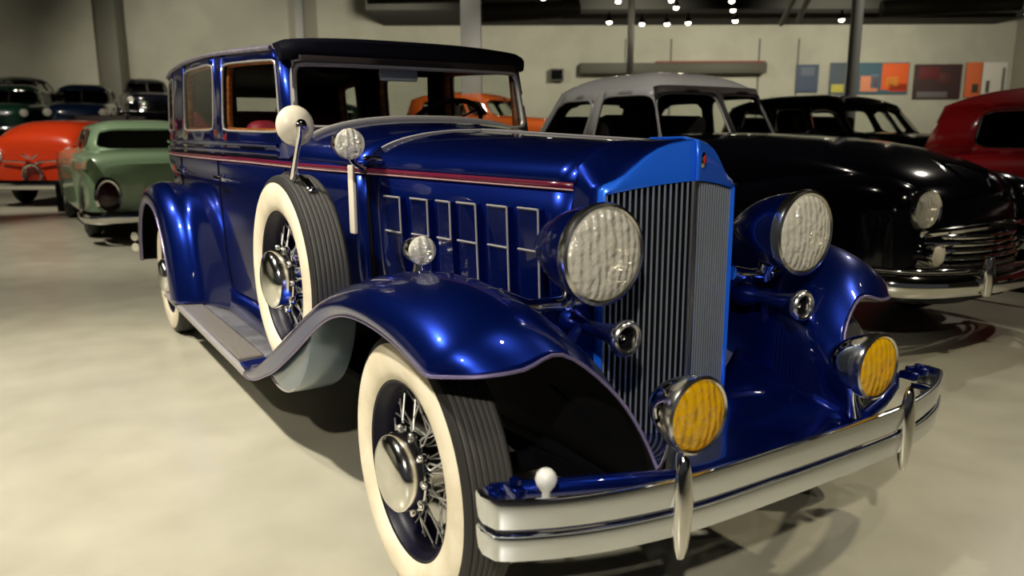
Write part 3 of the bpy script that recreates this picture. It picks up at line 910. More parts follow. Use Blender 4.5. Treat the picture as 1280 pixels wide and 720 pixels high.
def classic_car(name, label, loc, rz, paint, roof_paint, st, zb, wheels, gh, track, group=None, R=.35, Ra=.41, frame=None, white=False, extra=None, ex=3.0):
    """gh: dict(cx,a,b,n,zb,zt,dx,da,db,h,wins=[(side,f0,f1,t0,t1)])"""
    root = thing(name, label, 'car', loc, rz, group)
    obj('body', car_body(st, zb, wheels, Ra, ex=ex), [paint, DARK], root)
    bm = new(); xs_ = [s[0] for s in st]
    box(bm, ((max(xs_)+min(xs_))/2, 0, zb+.12), (max(xs_)-min(xs_)-.5, track*1.55, .10), .02)
    obj('underbody', bm, DARK, root)
    for xw, r in wheels:
        for s in (-1, 1): simple_wheel(root, (xw, s*track, r), r, .085, white, s)
    g = gh; N = 96
    belt = superell(N, g['cx'], g['a'], g['b'], g['n'])
    top = superell(N, g['cx']+g['dx'], g['a']-g['da'], g['b']-g['db'], g['n'])
    # skewed windscreen / backlight
    zbl = [g['zb']]*N; ztl = [g['zt']]*N
    wins = []
    def side_idx(f, s):
        tgt = g['cx']+g['a']*f
        return min((abs(p[0]-tgt)+(0 if p[1]*s > g['b']*.6 else 9), i) for i, p in enumerate(belt))[1]
    def end_idx(f, fr):
        tgt = g['b']*f
        return min((abs(p[1]-tgt)+(0 if (p[0]-g['cx'])*fr > g['a']*.55 else 9), i) for i, p in enumerate(belt))[1]
    for (sd, f0, f1, t0, t1, rd) in g['wins']:
        if sd == 'side':
            i0, i1 = side_idx(f1, 1), side_idx(f0, 1); i0, i1 = min(i0, i1), max(i0, i1)
            wins.append((i0, i1, t0, t1, rd, 0.)); wins.append((N-1-i1, N-1-i0, t0, t1, rd, 0.))
        elif sd == 'front':
            i0, i1 = end_idx(f0, 1), end_idx(f1, 1)
            if i0 > N/2: i0 -= N
            if i1 > N/2: i1 -= N
            wins.append((min(i0, i1), max(i0, i1), t0, t1, rd, 0.))
        else:
            i0, i1 = end_idx(f0, -1), end_idx(f1, -1)
            wins.append((min(i0, i1), max(i0, i1), t0, t1, rd, 0.))
    sh, rf, panes = greenhouse(belt, top, zbl, ztl, wins, g['h'], rexp=g.get('rexp', 3.2), steps=(1, .985, .955, .91, .85, .76, .64, .48, .28, .0))
    obj('cabin', sh, [roof_paint, INNER], root, solid=.02)
    obj('roof', rf, [roof_paint, INNER], root, solid=.015)
    for gl, loop in panes:
        obj('window', gl, GLASS, root)
        b = new(); tube(b, loop, .010, 6, closed=True); obj('window_frame', b, frame or CHROME, root)
    # seats, plain benches seen through the glass
    for f in (.25, -.45):
        b = new(); box(b, (g['cx']+g['a']*f-.2, 0, g['zb']-.06), (.16, g['b']*1.6, .74), .06)
        obj('seat', b, INNER, root)
    if extra: extra(root)
    return root

def round_lamp(root, loc, r, ax, name='headlight', lens=None):
    bm = new()
    lathe(bm, [(r*.7, -.14), (r*1.02, -.06), (r*1.12, .0), (r*1.08, .014), (r*.95, .008), (r*.9, .0)], origin=loc, axis=ax, n=28)
    o = obj(name, bm, CHROME, root)
    bm = new(); lathe(bm, [(r*.95, .004), (r*.8, .02), (r*.45, .03), (0, .033)], origin=loc, axis=ax, n=28)
    obj('lens', bm, lens or LENS, o)
    bm = new(); lathe(bm, [(r*.93, .0), (r*.5, -.03), (0, -.045)], origin=loc, axis=ax, n=28)
    obj('reflector', bm, REFL, o)
    return o

def bumper(root, pts, r, flat=1.6, name='bumper'):
    bm = new(); tube(bm, cat_rom(pts, 25), r, 10, flat=flat); return obj(name, bm, CHROME, root)

# ---- stations of the body types (x from the nose backwards)
ST40 = [(.0, .30, .72, .80), (-.06, .48, .80, .95), (-.2, .62, .90, 1.05), (-.5, .72, .95, 1.12), (-.9, .77, .97, 1.16), (-1.4, .81, 1.0, 1.20), (-1.9, .85, 1.02, 1.22), (-2.8, .87, 1.02, 1.22), (-3.6, .86, 1.0, 1.20), (-4.2, .80, .92, 1.10), (-4.7, .66, .78, .93), (-4.95, .45, .62, .72)]
ST50 = [(.0, .62, .70, .78), (-.05, .82, .80, .90), (-.2, .89, .86, .97), (-.6, .92, .90, 1.03), (-1.2, .93, .93, 1.06), (-1.8, .94, .95, 1.06), (-2.8, .94, .95, 1.05), (-3.6, .94, .96, 1.05), (-4.4, .92, .95, 1.04), (-4.9, .88, .92, 1.00), (-5.05, .72, .80, .88)]
GH40 = dict(cx=-2.85, a=1.32, b=.76, n=5, zb=1.12, zt=1.56, dx=-.12, da=.28, db=.10, h=.16,
            wins=[('side', .46, .80, .18, .86, .2), ('side', -.02, .40, .18, .90, .12), ('side', -.55, -.10, .18, .88, .15), ('front', -.88, -.03, .12, .90, .18), ('front', .03, .88, .12, .90, .18), ('rear', -.5, .5, .3, .85, .2)])
GH50 = dict(cx=-2.75, a=1.25, b=.78, n=6, zb=1.0, zt=1.36, dx=-.05, da=.42, db=.14, h=.09, rexp=4,
            wins=[('side', .02, .70, .12, .92, .12), ('side', -.62, -.04, .12, .92, .15), ('front', -.9, .9, .1, .93, .12), ('rear', -.85, .85, .15, .9, .14)])

# ---- black sedan with grey roof
def sedan_extra(root):
    for s in (-1, 1):
        round_lamp(root, (-.03, s*.66, .885), .105, (1, s*.12, .02))
        round_lamp(root, (.02, s*.60, .62), .065, (1, 0, 0), 'parking_lamp', CREAM_P)
        # pontoon front fender
        bm = new(); rows = []
        for x, w, zz, h in cat_rom([(-.06, .10, .80, .14), (-.14, .17, .82, .20), (-.35, .21, .84, .23), (-.8, .22, .84, .23), (-1.3, .20, .82, .20), (-1.8, .14, .80, .15), (-2.2, .04, .78, .08)], 26):
            a0 = arch_h(x, .36, [(-.85, .35)], .41)
            sec = []
            for k in range(15):
                th = PI*k/14
                sec.append((x, s*(.665+w*1.05*math.cos(th)), zz+h*math.sin(th)**.85))
            sec = [(x, s*(.665+w*1.0), max(a0, .38) if max(a0, .38) < zz else zz-.01)] + sec + [(x, s*(.665-w), zz-.05)]
            rows.append(sec)
        grid(bm, rows); bm.faces.new([bm.verts.new(p) for p in rows[0]])
        obj('front_fender', bm, BLACKP, root)
        # rear fender
        bm = new(); rows = []
        for x, w, zz, h in cat_rom([(-3.2, .02, .70, .08), (-3.5, .10, .72, .16), (-3.9, .15, .72, .20), (-4.3, .12, .68, .16), (-4.7, .03, .60, .08)], 18):
            rows.append([(x, s*(.80+w*math.cos(th)), zz+h*math.sin(th)) for th in [PI*k/12 for k in range(13)]] )
        grid(bm, rows); obj('rear_fender', bm, BLACKP, root)
        bm = new(); lathe(bm, [(0, -.12), (.03, -.11), (.045, 0), (.03, .11), (0, .12)], origin=(.20, s*.36, .50), axis=(0, 0, 1), n=18, sx=.8)
        obj('bumper_guard', bm, CHROME, root)
        bm = new(); tube(bm, [(-1.3, s*.80, .98), (-3.6, s*.885, .98)], .008, 6)
        obj('side_moulding', bm, CHROME, root)
    # grille bars
    for k in range(6):
        z = .50+.042*k; w = .58-.035*abs(k-2)
        bm = new(); tube(bm, cat_rom([(-.16, -w-.12, z+.01), (-.02, -w*.8, z), (.05, -w*.4, z), (.07, 0, z), (.05, w*.4, z), (-.02, w*.8, z), (-.16, w+.12, z+.01)], 25), .014, 8, flat=1.2)
        obj('grille_bar', bm, CHROME, root)
    bm = new(); tube(bm, cat_rom([(-.10, -.66, .735), (.0, -.54, .755), (.065, -.27, .77), (.08, 0, .775), (.065, .27, .77), (.0, .54, .755), (-.10, .66, .735)], 25), .022, 8)
    obj('grille_header', bm, CHROME, root)
    bumper(root, [(-.45, -.93, .46), (-.15, -.90, .455), (.05, -.72, .45), (.16, -.35, .45), (.18, 0, .45), (.16, .35, .45), (.05, .72, .45), (-.15, .90, .455), (-.45, .93, .46)], .040, 1.6)
    bumper(root, [(-.30, -.90, .54), (.0, -.74, .535), (.13, -.35, .53), (.15, 0, .53), (.13, .35, .53), (.0, .74, .535), (-.30, .90, .54)], .014, 1.2, 'bumper_rail')
    bm = new(); tube(bm, [(-.02, 0, 1.0), (-.06, 0, 1.09), (-.2, 0, 1.13), (-.6, 0, 1.165)], [.012, .02, .016, .008], 8)
    obj('hood_ornament', bm, CHROME, root)
gh = dict(cx=-3.10, a=1.10, b=.78, n=6, zb=1.18, zt=1.70, dx=.07, da=.38, db=.13, h=.16, rexp=3.0,
          wins=[('side', .13, .86, .10, .88, .1), ('side', -.74, .0, .10, .84, .16), ('front', -.92, -.02, .06, .90, .12), ('front', .02, .92, .06, .90, .12), ('rear', -.5, .5, .3, .85, .2)])
ST_F = [(a, b, c+.03*(a < -.3), d+.11*min(1, -a*1.2)) for a, b, c, d in ST40]
classic_car('sedan', 'black 1940s sedan with grey roof and chrome bar grille, parked right beside the blue limousine', (-.55, 3.40, 0), R_(0), BLACKP, GREYP, ST_F, .30, [(-.85, .35), (-3.75, .35)], gh, .70, extra=sedan_extra, Ra=.40, frame=GREYP)

# ---- mint green coupe seen from its tail
GREEN = mat('mint_green_lacquer', (.24, .36, .21), .35, coat=.8)
def green_extra(root):
    for s in (-1, 1):
        bm = new(); rows = []
        for x, h in ((-3.2, .0), (-3.8, .05), (-4.4, .10), (-4.9, .14), (-5.06, .13)):
            rows.append([(x, s*(.86+.06*math.cos(th)), .98+h*math.sin(th)-.06) for th in [PI*k/8 for k in range(9)]])
        grid(bm, rows); bm.faces.new([bm.verts.new(p) for p in rows[-1]]); obj('tail_fin', bm, GREEN, root)
        bm = new()
        lathe(bm, [(.15, -.04), (.16, .02), (.13, .05), (.11, .035), (.08, .05), (0, .055)], origin=(-5.02, s*.70, .60), axis=(-1, 0, 0), n=28, sy=1.5)
        tl = obj('tail_lamp', bm, CHROME, root)
        bm = new(); lathe(bm, [(.112, .04), (.09, .055), (0, .07)], origin=(-5.02, s*.70, .60), axis=(-1, 0, 0), n=24, sy=1.5)
        obj('lens', bm, mat('dark_tail_lens', (.03, .006, .006), .2, coat=.5), tl)
    bumper(root, [(-4.6, -.97, .36), (-4.95, -.95, .35), (-5.14, -.75, .34), (-5.18, 0, .34), (-5.14, .75, .34), (-4.95, .95, .35), (-4.6, .97, .36)], .05, 1.6, 'rear_bumper')
gg = dict(GH50); gg.update(zb=1.0, zt=1.40, h=.10)
ST_G = [(a, b, c+.08, d+.10) for a, b, c, d in ST50]
gg.update(zb=1.10, zt=1.44)
gx, gy = -8.72, -.05
classic_car('coupe', 'mint green coupe with chrome rear bumper, tail towards the camera at left', (gx-5.1, gy+.0, 0), R_(181), GREEN, GREEN, ST_G, .30, [(-.95, .35), (-3.95, .35)], gg, .80, extra=green_extra)

# ---- red car facing the camera, far left
REDO = mat('orange_red_lacquer', (.62, .045, .008), .3, coat=1)
def red_extra(root):
    for s in (-1, 1):
        round_lamp(root, (.02, s*.70, .97), .13, (1, 0, 0))
        bm = new(); tube(bm, [(.07, s*.02, .90), (.09, s*.14, .98)], .025, 8); obj('emblem', bm, CHROME, root)
        bm = new(); tube(bm, [(.08, s*.1, .84), (.06, s*.55, .87)], .018, 8); obj('trim_bar', bm, CHROME, root)
    bm = new(); tube(bm, [Vector((.07, .17*math.cos(a), .60+.20*math.sin(a))) for a in [2*PI*k/28 for k in range(28)]], .035, 8, closed=True)
    g = obj('grille_ring', bm, CHROME, root)
    bm = new()
    for k in range(5): tube(bm, [(.06, -.10+.05*k, .45), (.06, -.10+.05*k, .75)], .010, 6)
    obj('grille_bars', bm, CHROME, g)
    bumper(root, [(-.4, -1.0, .42), (-.02, -.96, .42), (.12, -.5, .42), (.15, 0, .42), (.12, .5, .42), (-.02, .96, .42), (-.4, 1.0, .42)], .06, 1.5)
ST_R = [(a, b*.92, c*1.22, d*(1.40+.14*min(1, -a*2))) for a, b, c, d in ST50]
gr = dict(GH50); gr.update(zb=1.45, zt=1.58, b=.72, h=.02)
classic_car('car', 'orange red car with chrome ring grille and bumper facing the camera, at the left edge', (-15.42, -1.22, 0), R_(-33), REDO, REDO, ST_R, .34, [(-.95, .36), (-3.95, .36)], gr, .82, extra=red_extra)

NAVY = mat('navy_lacquer', (.004, .012, .035), .2, coat=1)
DGREEN = mat('dark_green_lacquer', (.010, .05, .030), .3, coat=1)
ORANGE = mat('orange_lacquer', (.60, .11, .015), .35, coat=.8)
RED = mat('crimson_lacquer', (.30, .006, .010), .3, coat=1)

# room frame: lateral/depth -> world, measured along the line of sight
CAM = Vector((1.88416613, -1.68856157, 1.32009047)); YAW = R_(147.19340392); PITCH = R_(-11.16306653); ROLL = R_(-.16271826); FPX = 971.925
FW = Vector((math.cos(YAW), math.sin(YAW), 0)); RT_ = Vector((math.sin(YAW), -math.cos(YAW), 0))
def at(lat, D, z=0.): return Vector((CAM.x, CAM.y, 0)) + RT_*lat + FW*D + Vector((0, 0, z))

def plain_extra(root):
    for s in (-1, 1): round_lamp(root, (-.06, s*.64, .86), .10, (1, 0, 0))
    bumper(root, [(-.35, -.92, .45), (.05, -.7, .45), (.16, 0, .45), (.05, .7, .45), (-.35, .92, .45)], .045, 1.5)
    for k in range(4):
        bm = new(); tube(bm, [(-.03, -.4, .58+.07*k), (.05, 0, .58+.07*k), (-.03, .4, .58+.07*k)], .014, 6); obj('grille_bar', bm, CHROME, root)
    bumper(root, [(-4.7, -.85, .45), (-5.02, -.6, .45), (-5.08, 0, .45), (-5.02, .6, .45), (-4.7, .85, .45)], .045, 1.5, 'rear_bumper')

def put(name, label, lat, D, z, rz, paint, roof, kind='40', **k):
    p = at(lat, D, z)
    st, g = (ST40, GH40) if kind == '40' else (ST50, GH50)
    return classic_car(name, label, (p.x, p.y, p.z), rz, paint, roof, st, .30, [(-.85, .35), (-3.75, .35)] if kind == '40' else [(-.95, .35), (-3.95, .35)], g, .70 if kind == '40' else .80, extra=plain_extra, **k)

TOCAM = YAW - PI
def pu(u, D): return (u-640)/FPX*D*.985
put('sedan', 'navy sedan with bright chrome lamps, raised on a stage behind the orange red car', pu(100, 20.5), 20.5, 1.05, TOCAM+R_(22), NAVY, NAVY)
put('sedan', 'dark green sedan at the left edge, on the stage behind the orange red car', pu(0, 20.5), 20.5, 1.05, TOCAM+R_(20), DGREEN, DGREEN)
put('sedan', 'black sedan on the highest stage under the far left wall, above the dark green one', pu(92, 27), 27, 1.65, TOCAM+R_(60), BLACKP, BLACKP)
put('sedan', 'black sedan on the highest stage at the back, just left of the blue limousine roof', pu(196, 27), 27, 1.65, TOCAM+R_(28), BLACKP, BLACKP)
put('sedan', 'dark green sedan seen through the side windows of the blue limousine', pu(285, 19.2), 19.2, .5, TOCAM-R_(35), DGREEN, DGREEN)
put('sedan', 'orange sedan seen through the windows of the blue limousine and the grey roofed sedan', pu(735, 16), 16, .5, TOCAM+R_(62), ORANGE, ORANGE)
put('sedan', 'black sedan behind the hood of the grey roofed sedan, below the orange painting', 6.35, 9.5, 0, R_(0), BLACKP, BLACKP).scale = (1.1, 1.1, 1.1)
classic_car('coupe', 'crimson coupe at the right edge of the picture, behind the black hood', (1.9, 6.0, 0), 0, RED, RED, ST40, .30, [(-.85, .35), (-3.75, .35)], GH40, .70, extra=plain_extra)

# ================================================================== ROOM
CONC = mat('polished_concrete', (.42, .40, .32), .32)
noise_mix(CONC, (.385, .365, .28), (.45, .43, .335), 3.5, detail=12, lo=.3, hi=.7, rough=(.24, .42), bump=.06)
WALL_M = mat('greenish_grey_plaster', (.34, .33, .26), .85)
noise_mix(WALL_M, (.32, .31, .245), (.36, .35, .275), .7)
CEIL_M = mat('black_open_ceiling', (.012, .012, .008), .9)
BEAM_M = mat('olive_steel', (.05, .048, .03), .6)
COLM = mat('grey_painted_steel', (.30, .30, .28), .5)
COLD = mat('dark_olive_steel', (.09, .088, .066), .6)
def quad_wall(name, a, b, z0, z1, m, t=.2):
    bm = new(); a, b = Vector(a), Vector(b); d = (b-a).normalized(); n = Vector((-d.y, d.x, 0))*t
    # n must point away from the camera
    if n.dot(a-CAM) < 0 and n.dot(b-CAM) < 0: n = -n
    P = [a, b, b+n, a+n]
    lo = [bm.verts.new((p.x, p.y, z0)) for p in P]; hi = [bm.verts.new((p.x, p.y, z1)) for p in P]
    bm.faces.new(lo[::-1]); bm.faces.new(hi)
    for i in range(4): bm.faces.new((lo[i], lo[(i+1) % 4], hi[(i+1) % 4], hi[i]))
    return struct(name, bm, m)
HC = 7.2; DB = 32.
bm = new()
P = [at(-31, -9), at(21, -9), at(21, DB+.4), at(-31, DB+.4)]
lo = [bm.verts.new((p.x, p.y, -.2)) for p in P]; hi = [bm.verts.new((p.x, p.y, 0)) for p in P]
bm.faces.new(lo[::-1]); bm.faces.new(hi)
for i in range(4): bm.faces.new((lo[i], lo[(i+1) % 4], hi[(i+1) % 4], hi[i]))
struct('floor', bm, CONC)
quad_wall('wall_back', at(-15.6, DB), at(19.9, DB), 0, HC, WALL_M)
quad_wall('wall_left', at(-15.6, DB), at(-27, 18), 0, HC, WALL_M)
quad_wall('wall_right', at(19.9, DB), at(20.8, -9), 0, HC, WALL_M)
quad_wall('wall_far_left', at(-27, 18), at(-27, -9), 0, HC, WALL_M)
bm = new()
P = [at(-31, -9), at(21, -9), at(21, DB+.4), at(-31, DB+.4)]
lo = [bm.verts.new((p.x, p.y, HC)) for p in P]; hi = [bm.verts.new((p.x, p.y, HC+.2)) for p in P]
bm.faces.new(lo); bm.faces.new(hi[::-1])
for i in range(4): bm.faces.new((lo[i], hi[i], hi[(i+1) % 4], lo[(i+1) % 4]))
struct('ceiling', bm, CEIL_M)

def obox(bm, lat, D, z, sl, sd, sz, bev=0.):
    """box aligned with the room"""
    vs = box(bm, (0, 0, 0), (sd, sl, sz), bev)
    bmesh.ops.rotate(bm, cent=(0, 0, 0), matrix=Matrix.Rotation(YAW, 3, 'Z'), verts=vs)
    bmesh.ops.translate(bm, vec=at(lat, D, z), verts=vs)
def px(u, v, D):
    """room lateral and height of a picture point at depth D"""
    hor = 360+FPX*math.tan(PITCH)
    return (u-640)/FPX*D*math.cos(PITCH)*1.02, 1.32+(hor-v)/FPX*D*1.02
# dark plenum over the rear of the hall
bm = new(); obox(bm, 7.0, DB-2.0, 6.35, 24, 4.0, 1.65); struct('trim_1', bm, CEIL_M)
# wall seams and top rail
for i, u in enumerate((777, 832, 938, 985)):
    l, _ = px(u, 60, DB-.02); bm = new(); obox(bm, l, DB-.02, 2.5, .05, .05, 5.0); struct('trim_%d' % (i+2), bm, COLD)
# columns
def column(lat, D, w, m, label, round_=False, top=HC):
    bm = new()
    if round_:
        p = at(lat, D); lathe(bm, [(w/2*1.5, 0), (w/2*1.5, .03), (w/2, .04), (w/2, top)], origin=(p.x, p.y, 0), axis=(0, 0, 1), n=24)
    else:
        obox(bm, lat, D, top/2, w, w, top, .01); obox(bm, lat, D, .03, w*1.6, w*1.6, .06, .01)
    o = obj('column', bm, m); tag(o, label, 'column'); return o
column(px(592, 20, 17)[0], 17, .42, COLM, 'square grey steel column rising behind the blue limousine roof')
column(px(1052, 60, 14)[0], 14, .20, COLM, 'slim grey round column in front of the paintings', True)
column(px(783, 60, 22)[0], 22, .18, COLM, 'thin pale round post standing behind the grey roofed sedan', True)
column(px(162, 40, 31)[0], 31, .75, COLD, 'dark olive steel column at the left wall')
column(px(388, 20, 31.5)[0], 31.5, .30, COLM, 'grey column against the back wall, left of the limousine windscreen')

# paintings
def painting(u0, u1, v0, v1, base, patches, label):
    D = DB-.06
    l0, z1 = px(u0, v0, D); l1, z0 = px(u1, v1, D)
    root = thing('painting', label, 'painting', at((l0+l1)/2, D, (z0+z1)/2), YAW, None)
    root['group'] = 'paintings on the back wall'
    w, h = abs(l1-l0), abs(z1-z0)
    bm = new(); box(bm, (0, 0, 0), (.05, w, h), .006)
    obj('canvas', bm, mat('canvas_paint', base, .7), root)
    for (y, z, sy, sz, c) in patches:
        bm = new(); box(bm, (-.028, -y*w/2, z*h/2), (.012, sy*w/2, sz*h/2), .005)
        obj('painted_shape', bm, mat('canvas_shape', c, .7), root)
painting(984, 1011, 88, 120, (.05, .07, .11), [(0, .5, 1.2, .6, (.10, .12, .15))], 'slate blue painting, leftmost of those on the back wall')
painting(1025, 1044, 86, 124, (.06, .075, .09), [(0, -.55, 1.6, .5, (.40, .36, .06))], 'slate painting with a yellow patch, just left of the slim column')
painting(1059, 1120, 86, 122, (.04, .09, .12), [(.45, .1, 1.05, 1.7, (.62, .09, .01)), (-.55, -.35, .7, 1.0, (.55, .2, .1)), (-.35, -.2, .3, .9, (.12, .17, .25)), (.35, -.2, .5, .6, (.75, .26, .03)), (.6, -.6, .7, .5, (.40, .03, .01))], 'bright orange and teal painting right of the slim column')
painting(1127, 1184, 88, 128, (.035, .012, .012), [(-.4, .5, .9, .7, (.10, .01, .01)), (-.2, -.75, 1.3, .35, (.10, .09, .09)), (.3, .2, .5, .6, (.06, .015, .01))], 'dark maroon painting, widest dark one on the back wall')
painting(1189, 1208, 86, 126, (.55, .11, .03), [(.3, -.5, .8, .5, (.03, .03, .02))], 'narrow orange painting nearest the right corner')
painting(1209, 1238, 86, 126, (.55, .52, .46), [(.75, .0, .25, 1.4, (.12, .11, .09)), (-.5, -.4, .3, .7, (.06, .05, .04))], 'white poster beside the narrow orange painting')

# long dark board with a red cap on the back wall, and a small box speaker
D = DB-.3; l0, z1 = px(722, 86, D); l1, z0 = px(946, 98, D)
r = thing('display_board', 'long dark board with a thin red cap, on the back wall above the grey roof', 'board', at((l0+l1)/2, D, z0), YAW)
bm = new(); box(bm, (0, 0, (z1-z0)/2), (.5, l1-l0, z1-z0), .01); obj('board', bm, BEAM_M, r)
bm = new(); box(bm, (-.02, -(l1-l0)*.2, (z1-z0)+.03), (.5, (l1-l0)*.58, .06), .01); obj('cap', bm, mat('dull_red_paint', (.18, .03, .02), .6), r)
l0, z1 = px(686, 92, DB-.2); l1, z0 = px(703, 106, DB-.2)
bm = new(); box(bm, (0, 0, 0), (.35, l1-l0, z1-z0), .03)
bs = thing('loudspeaker', 'small dark box loudspeaker on the back wall left of the grey sedan roof', 'speaker', at((l0+l1)/2, DB-.18, (z0+z1)/2), YAW)
obj('speaker_case', bm, COLD, bs)
bm = new(); box(bm, (-.18, 0, 0), (.02, (l1-l0)*.8, (z1-z0)*.8), .01); obj('speaker_grille', bm, DARK, bs)

# plinth carrying the raised cars
def plinth(lat, D, sl, sd, h, label):
    bm = new(); obox(bm, lat, D, h/2, sl, sd, h, .02); o = obj('display_plinth', bm, DARK); tag(o, label, 'plinth'); return o

bm = new(); obox(bm, -15.9, 22.7, .52, 10.5, 6.6, 1.04); struct('trim_20', bm, DARK)
bm = new(); obox(bm, -15.2, 28.7, .82, 9.0, 5.0, 1.64); struct('trim_21', bm, DARK)
bm = new(); obox(bm, -2.4, 19.3, .245, 11.3, 11.0, .49); struct('trim_22', bm, DARK)
# ceiling beams, ducts and bulbs
def hang(name, u0, v0, D0, u1, v1, D1, r, m, label, cat, group=None):
    a = px(u0, v0, D0); b = px(u1, v1, D1)
    bm = new(); tube(bm, [at(a[0], D0, a[1]), at(b[0], D1, b[1])], r, 12); o = obj(name, bm, m); tag(o, label, cat, group)
hang('ceiling_duct', 600, 30, 24, 720, 24, 24.5, .28, BEAM_M, 'wide dark olive air duct left of the bulbs under the rear ceiling', 'duct')
hang('ceiling_duct', 1080, 26, 23, 1245, 18, 22.5, .24, BEAM_M, 'olive air duct over the paintings at the right', 'duct')
hang('ceiling_pipe', 962, 42, 22, 985, -6, 19, .07, COLM, 'pale slanting ceiling pipe left of the slim column, left one of two', 'pipe')
hang('ceiling_pipe', 982, 38, 22, 1002, -6, 19, .07, COLM, 'pale slanting ceiling pipe left of the slim column, right one of two', 'pipe')
hang('ceiling_beam', 470, 12, 23, 700, 9, 23, .16, BEAM_M, 'dark ceiling beam behind the square grey column', 'beam')
hang('ceiling_beam', 700, 33, 23.4, 1240, 33, 23.4, .07, BEAM_M, 'long thin dark ceiling rail above the back wall', 'beam')
BULB = mat('lit_bulb', (1, .9, .7), .3, emis=(1, .88, .66), estr=22)
bulbs = [(678, 12, 'lone bulb above the right end of the limousine roof'), (767, 16, 'bulb above the thin pale post'), (757, 39, 'small bulb left of the thin pale post, low on the ceiling line'), (796, 41, 'small bulb just right of the thin pale post'),
         (821, 6, 'top bulb of the slanting row of lights'), (830, 15, 'second bulb down the slanting row'), (836, 23, 'third bulb down the slanting row'), (851, 40, 'lowest bulb of the slanting row'), (826, 41, 'small bulb under the slanting row'),
         (900, 6, 'top bulb of the steep row of lights'), (902, 16, 'second bulb down the steep row'), (904, 26, 'third bulb down the steep row'), (907, 38, 'lowest bulb of the steep row'),
         (1046, 8, 'bulb left of the slim round column, near the top edge'), (1034, 37, 'bulb left of the slim round column, low'), (1134, 8, 'bulb near the top edge, above the maroon painting'), (1255, 31, 'bulb at the far right above the corner')]
src = None
for (u, v, lb) in bulbs:
    l, z = px(u, v, 21.5)
    if src is None:
        bm = new()
        lathe(bm, [(0, -.085), (.05, -.08), (.085, -.05), (.095, -.01)], axis=(0, 0, 1), n=16)
        lathe(bm, [(.095, -.01), (.105, .0), (.105, .12), (.05, .2), (.03, .34), (0, .34)], axis=(0, 0, 1), n=16, mi=[1]*5)
        src = o = obj('ceiling_spotlight', bm, [BULB, DARK])
    else:
        o = src.copy(); COL.objects.link(o)
    o.location = at(l, 21.5, z); o.scale = (.72, .72, .72)
    tag(o, 'lit ceiling ' + lb.replace('bulb', 'spotlight'), 'ceiling light', 'lit spotlights under the rear ceiling')

# ================================================================== LIGHT
def spot(loc, tgt, power, size=1.2, blend=.5, r=.08, col=(1, .93, .80)):
    l = bpy.data.lights.new('spot', 'SPOT'); l.energy = power; l.spot_size = size; l.spot_blend = blend; l.shadow_soft_size = r; l.color = col
    o = bpy.data.objects.new('spot_lamp', l); COL.objects.link(o); o.location = loc
    o.rotation_euler = (Vector(tgt)-Vector(loc)).to_track_quat('-Z', 'Y').to_euler()
    return o
spot((-1.2, -3.6, 5.2), (-1.5, -2.1, 0), 1800, 1.22, .75, .12)
spot((-4.2, -3.6, 5.2), (-4.2, -1.9, 0), 900, 1.4, .6, .12)
spot((4.4, -4.2, 4.6), (.4, -.7, .6), 1250, .62, .7, .10)
spot((2.4, .4, 5.0), (.4, .0, .9), 90, .9, .5, .08)
spot((2.0, 3.0, 5.0), (1.5, 2.0, 0), 460, 1.2, .8, .10, (1, .90, .66))
spot((-9.5, -3.0, 5.2), (-9.6, -.2, .5), 900, 1.3, .6, .10)
spot(at(-9.0, 12, 5.4), at(-9.6, 15.6, .9), 1000, 1.1, .6, .10)
spot(at(-12, 16, 5.6), at(-13, 21, 1.8), 500, 1.2, .6, .10)
spot(at(-14, 22, 5.9), at(-15, 27, 2.5), 300, 1.2, .6, .10)
spot((-2.0, 1.7, 5.4), (-3.2, 3.2, 1.4), 420, 1.2, .6, .08)
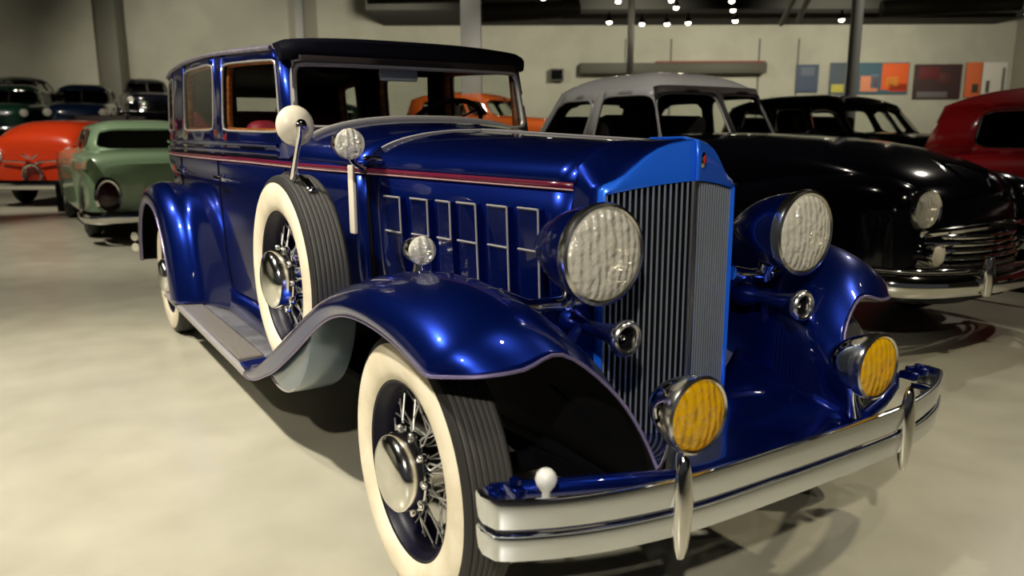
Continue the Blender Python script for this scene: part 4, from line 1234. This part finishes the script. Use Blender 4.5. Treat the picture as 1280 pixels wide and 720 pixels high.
spot(at(.5, 11.5, 5.6), at(.6, 15.5, 1.4), 1100, 1.1, .6, .1)  # added spot, fixture unseen, to brighten the orange sedan
spot(at(-6, 14.5, 5.8), at(-5.6, 20, 1.6), 700, 1.1, .6, .1)
spot((1.9, 6.6, 5.2), (-.3, 3.6, .6), 260, .8, .6, .08)
spot((-2, 8.5, 5.4), (-1.2, 6.4, .8), 350, 1.4, .6, .1)
# washes on the walls
for lat, p in ((-12, 1300), (-4, 1300), (4, 1500), (11, 1600), (17, 900)):
    spot(at(lat, DB-7, 5.2), at(lat, DB, 3.2), p, 1.8, .8, .2, (1, .94, .78))
spot(at(-19, 21, 6.4), at(-20.5, 25.8, 3.2), 700, 1.8, .8, .2, (1, .94, .78))  # added wash to brighten the angled left wall
for D_ in (0, 8): spot(at(-20, D_, 6.4), at(-27, D_, 2.5), 1200, 1.8, .8, .2, (1, .94, .82))  # added washes, giving hub caps and body side a lit wall to mirror
spot(at(-2.5, 13, 6.2), at(-.9, 17, 3.2), 380, .7, .6, .1)  # added spot brightening the square grey column
spot(at(8.2, 11, 5.6), at(6.0, 14, 3.0), 360, .8, .6, .1)  # added spot brightening the slim round column

w = bpy.data.worlds.new('dim_hall'); S.world = w; w.use_nodes = True
w.node_tree.nodes['Background'].inputs[0].default_value = (.9, .92, 1, 1)
w.node_tree.nodes['Background'].inputs[1].default_value = .035

# ================================================================== CAMERA
cam = bpy.data.cameras.new('camera'); cam.sensor_width = 36; cam.lens = FPX/1280*36; cam.clip_end = 200
co = bpy.data.objects.new('camera', cam); COL.objects.link(co); co.location = CAM
fw = Vector((math.cos(PITCH)*math.cos(YAW), math.cos(PITCH)*math.sin(YAW), math.sin(PITCH)))
q = fw.to_track_quat('-Z', 'Y')
co.rotation_euler = (q.to_matrix() @ Matrix.Rotation(ROLL, 3, 'Z')).to_euler()
cam.dof.use_dof = True; cam.dof.focus_distance = 2.7; cam.dof.aperture_fstop = 2.6
S.camera = co
S.view_settings.view_transform = 'Standard'; S.view_settings.look = 'None'; S.view_settings.gamma = 1; S.view_settings.exposure = 0
S.view_settings.use_curve_mapping = False
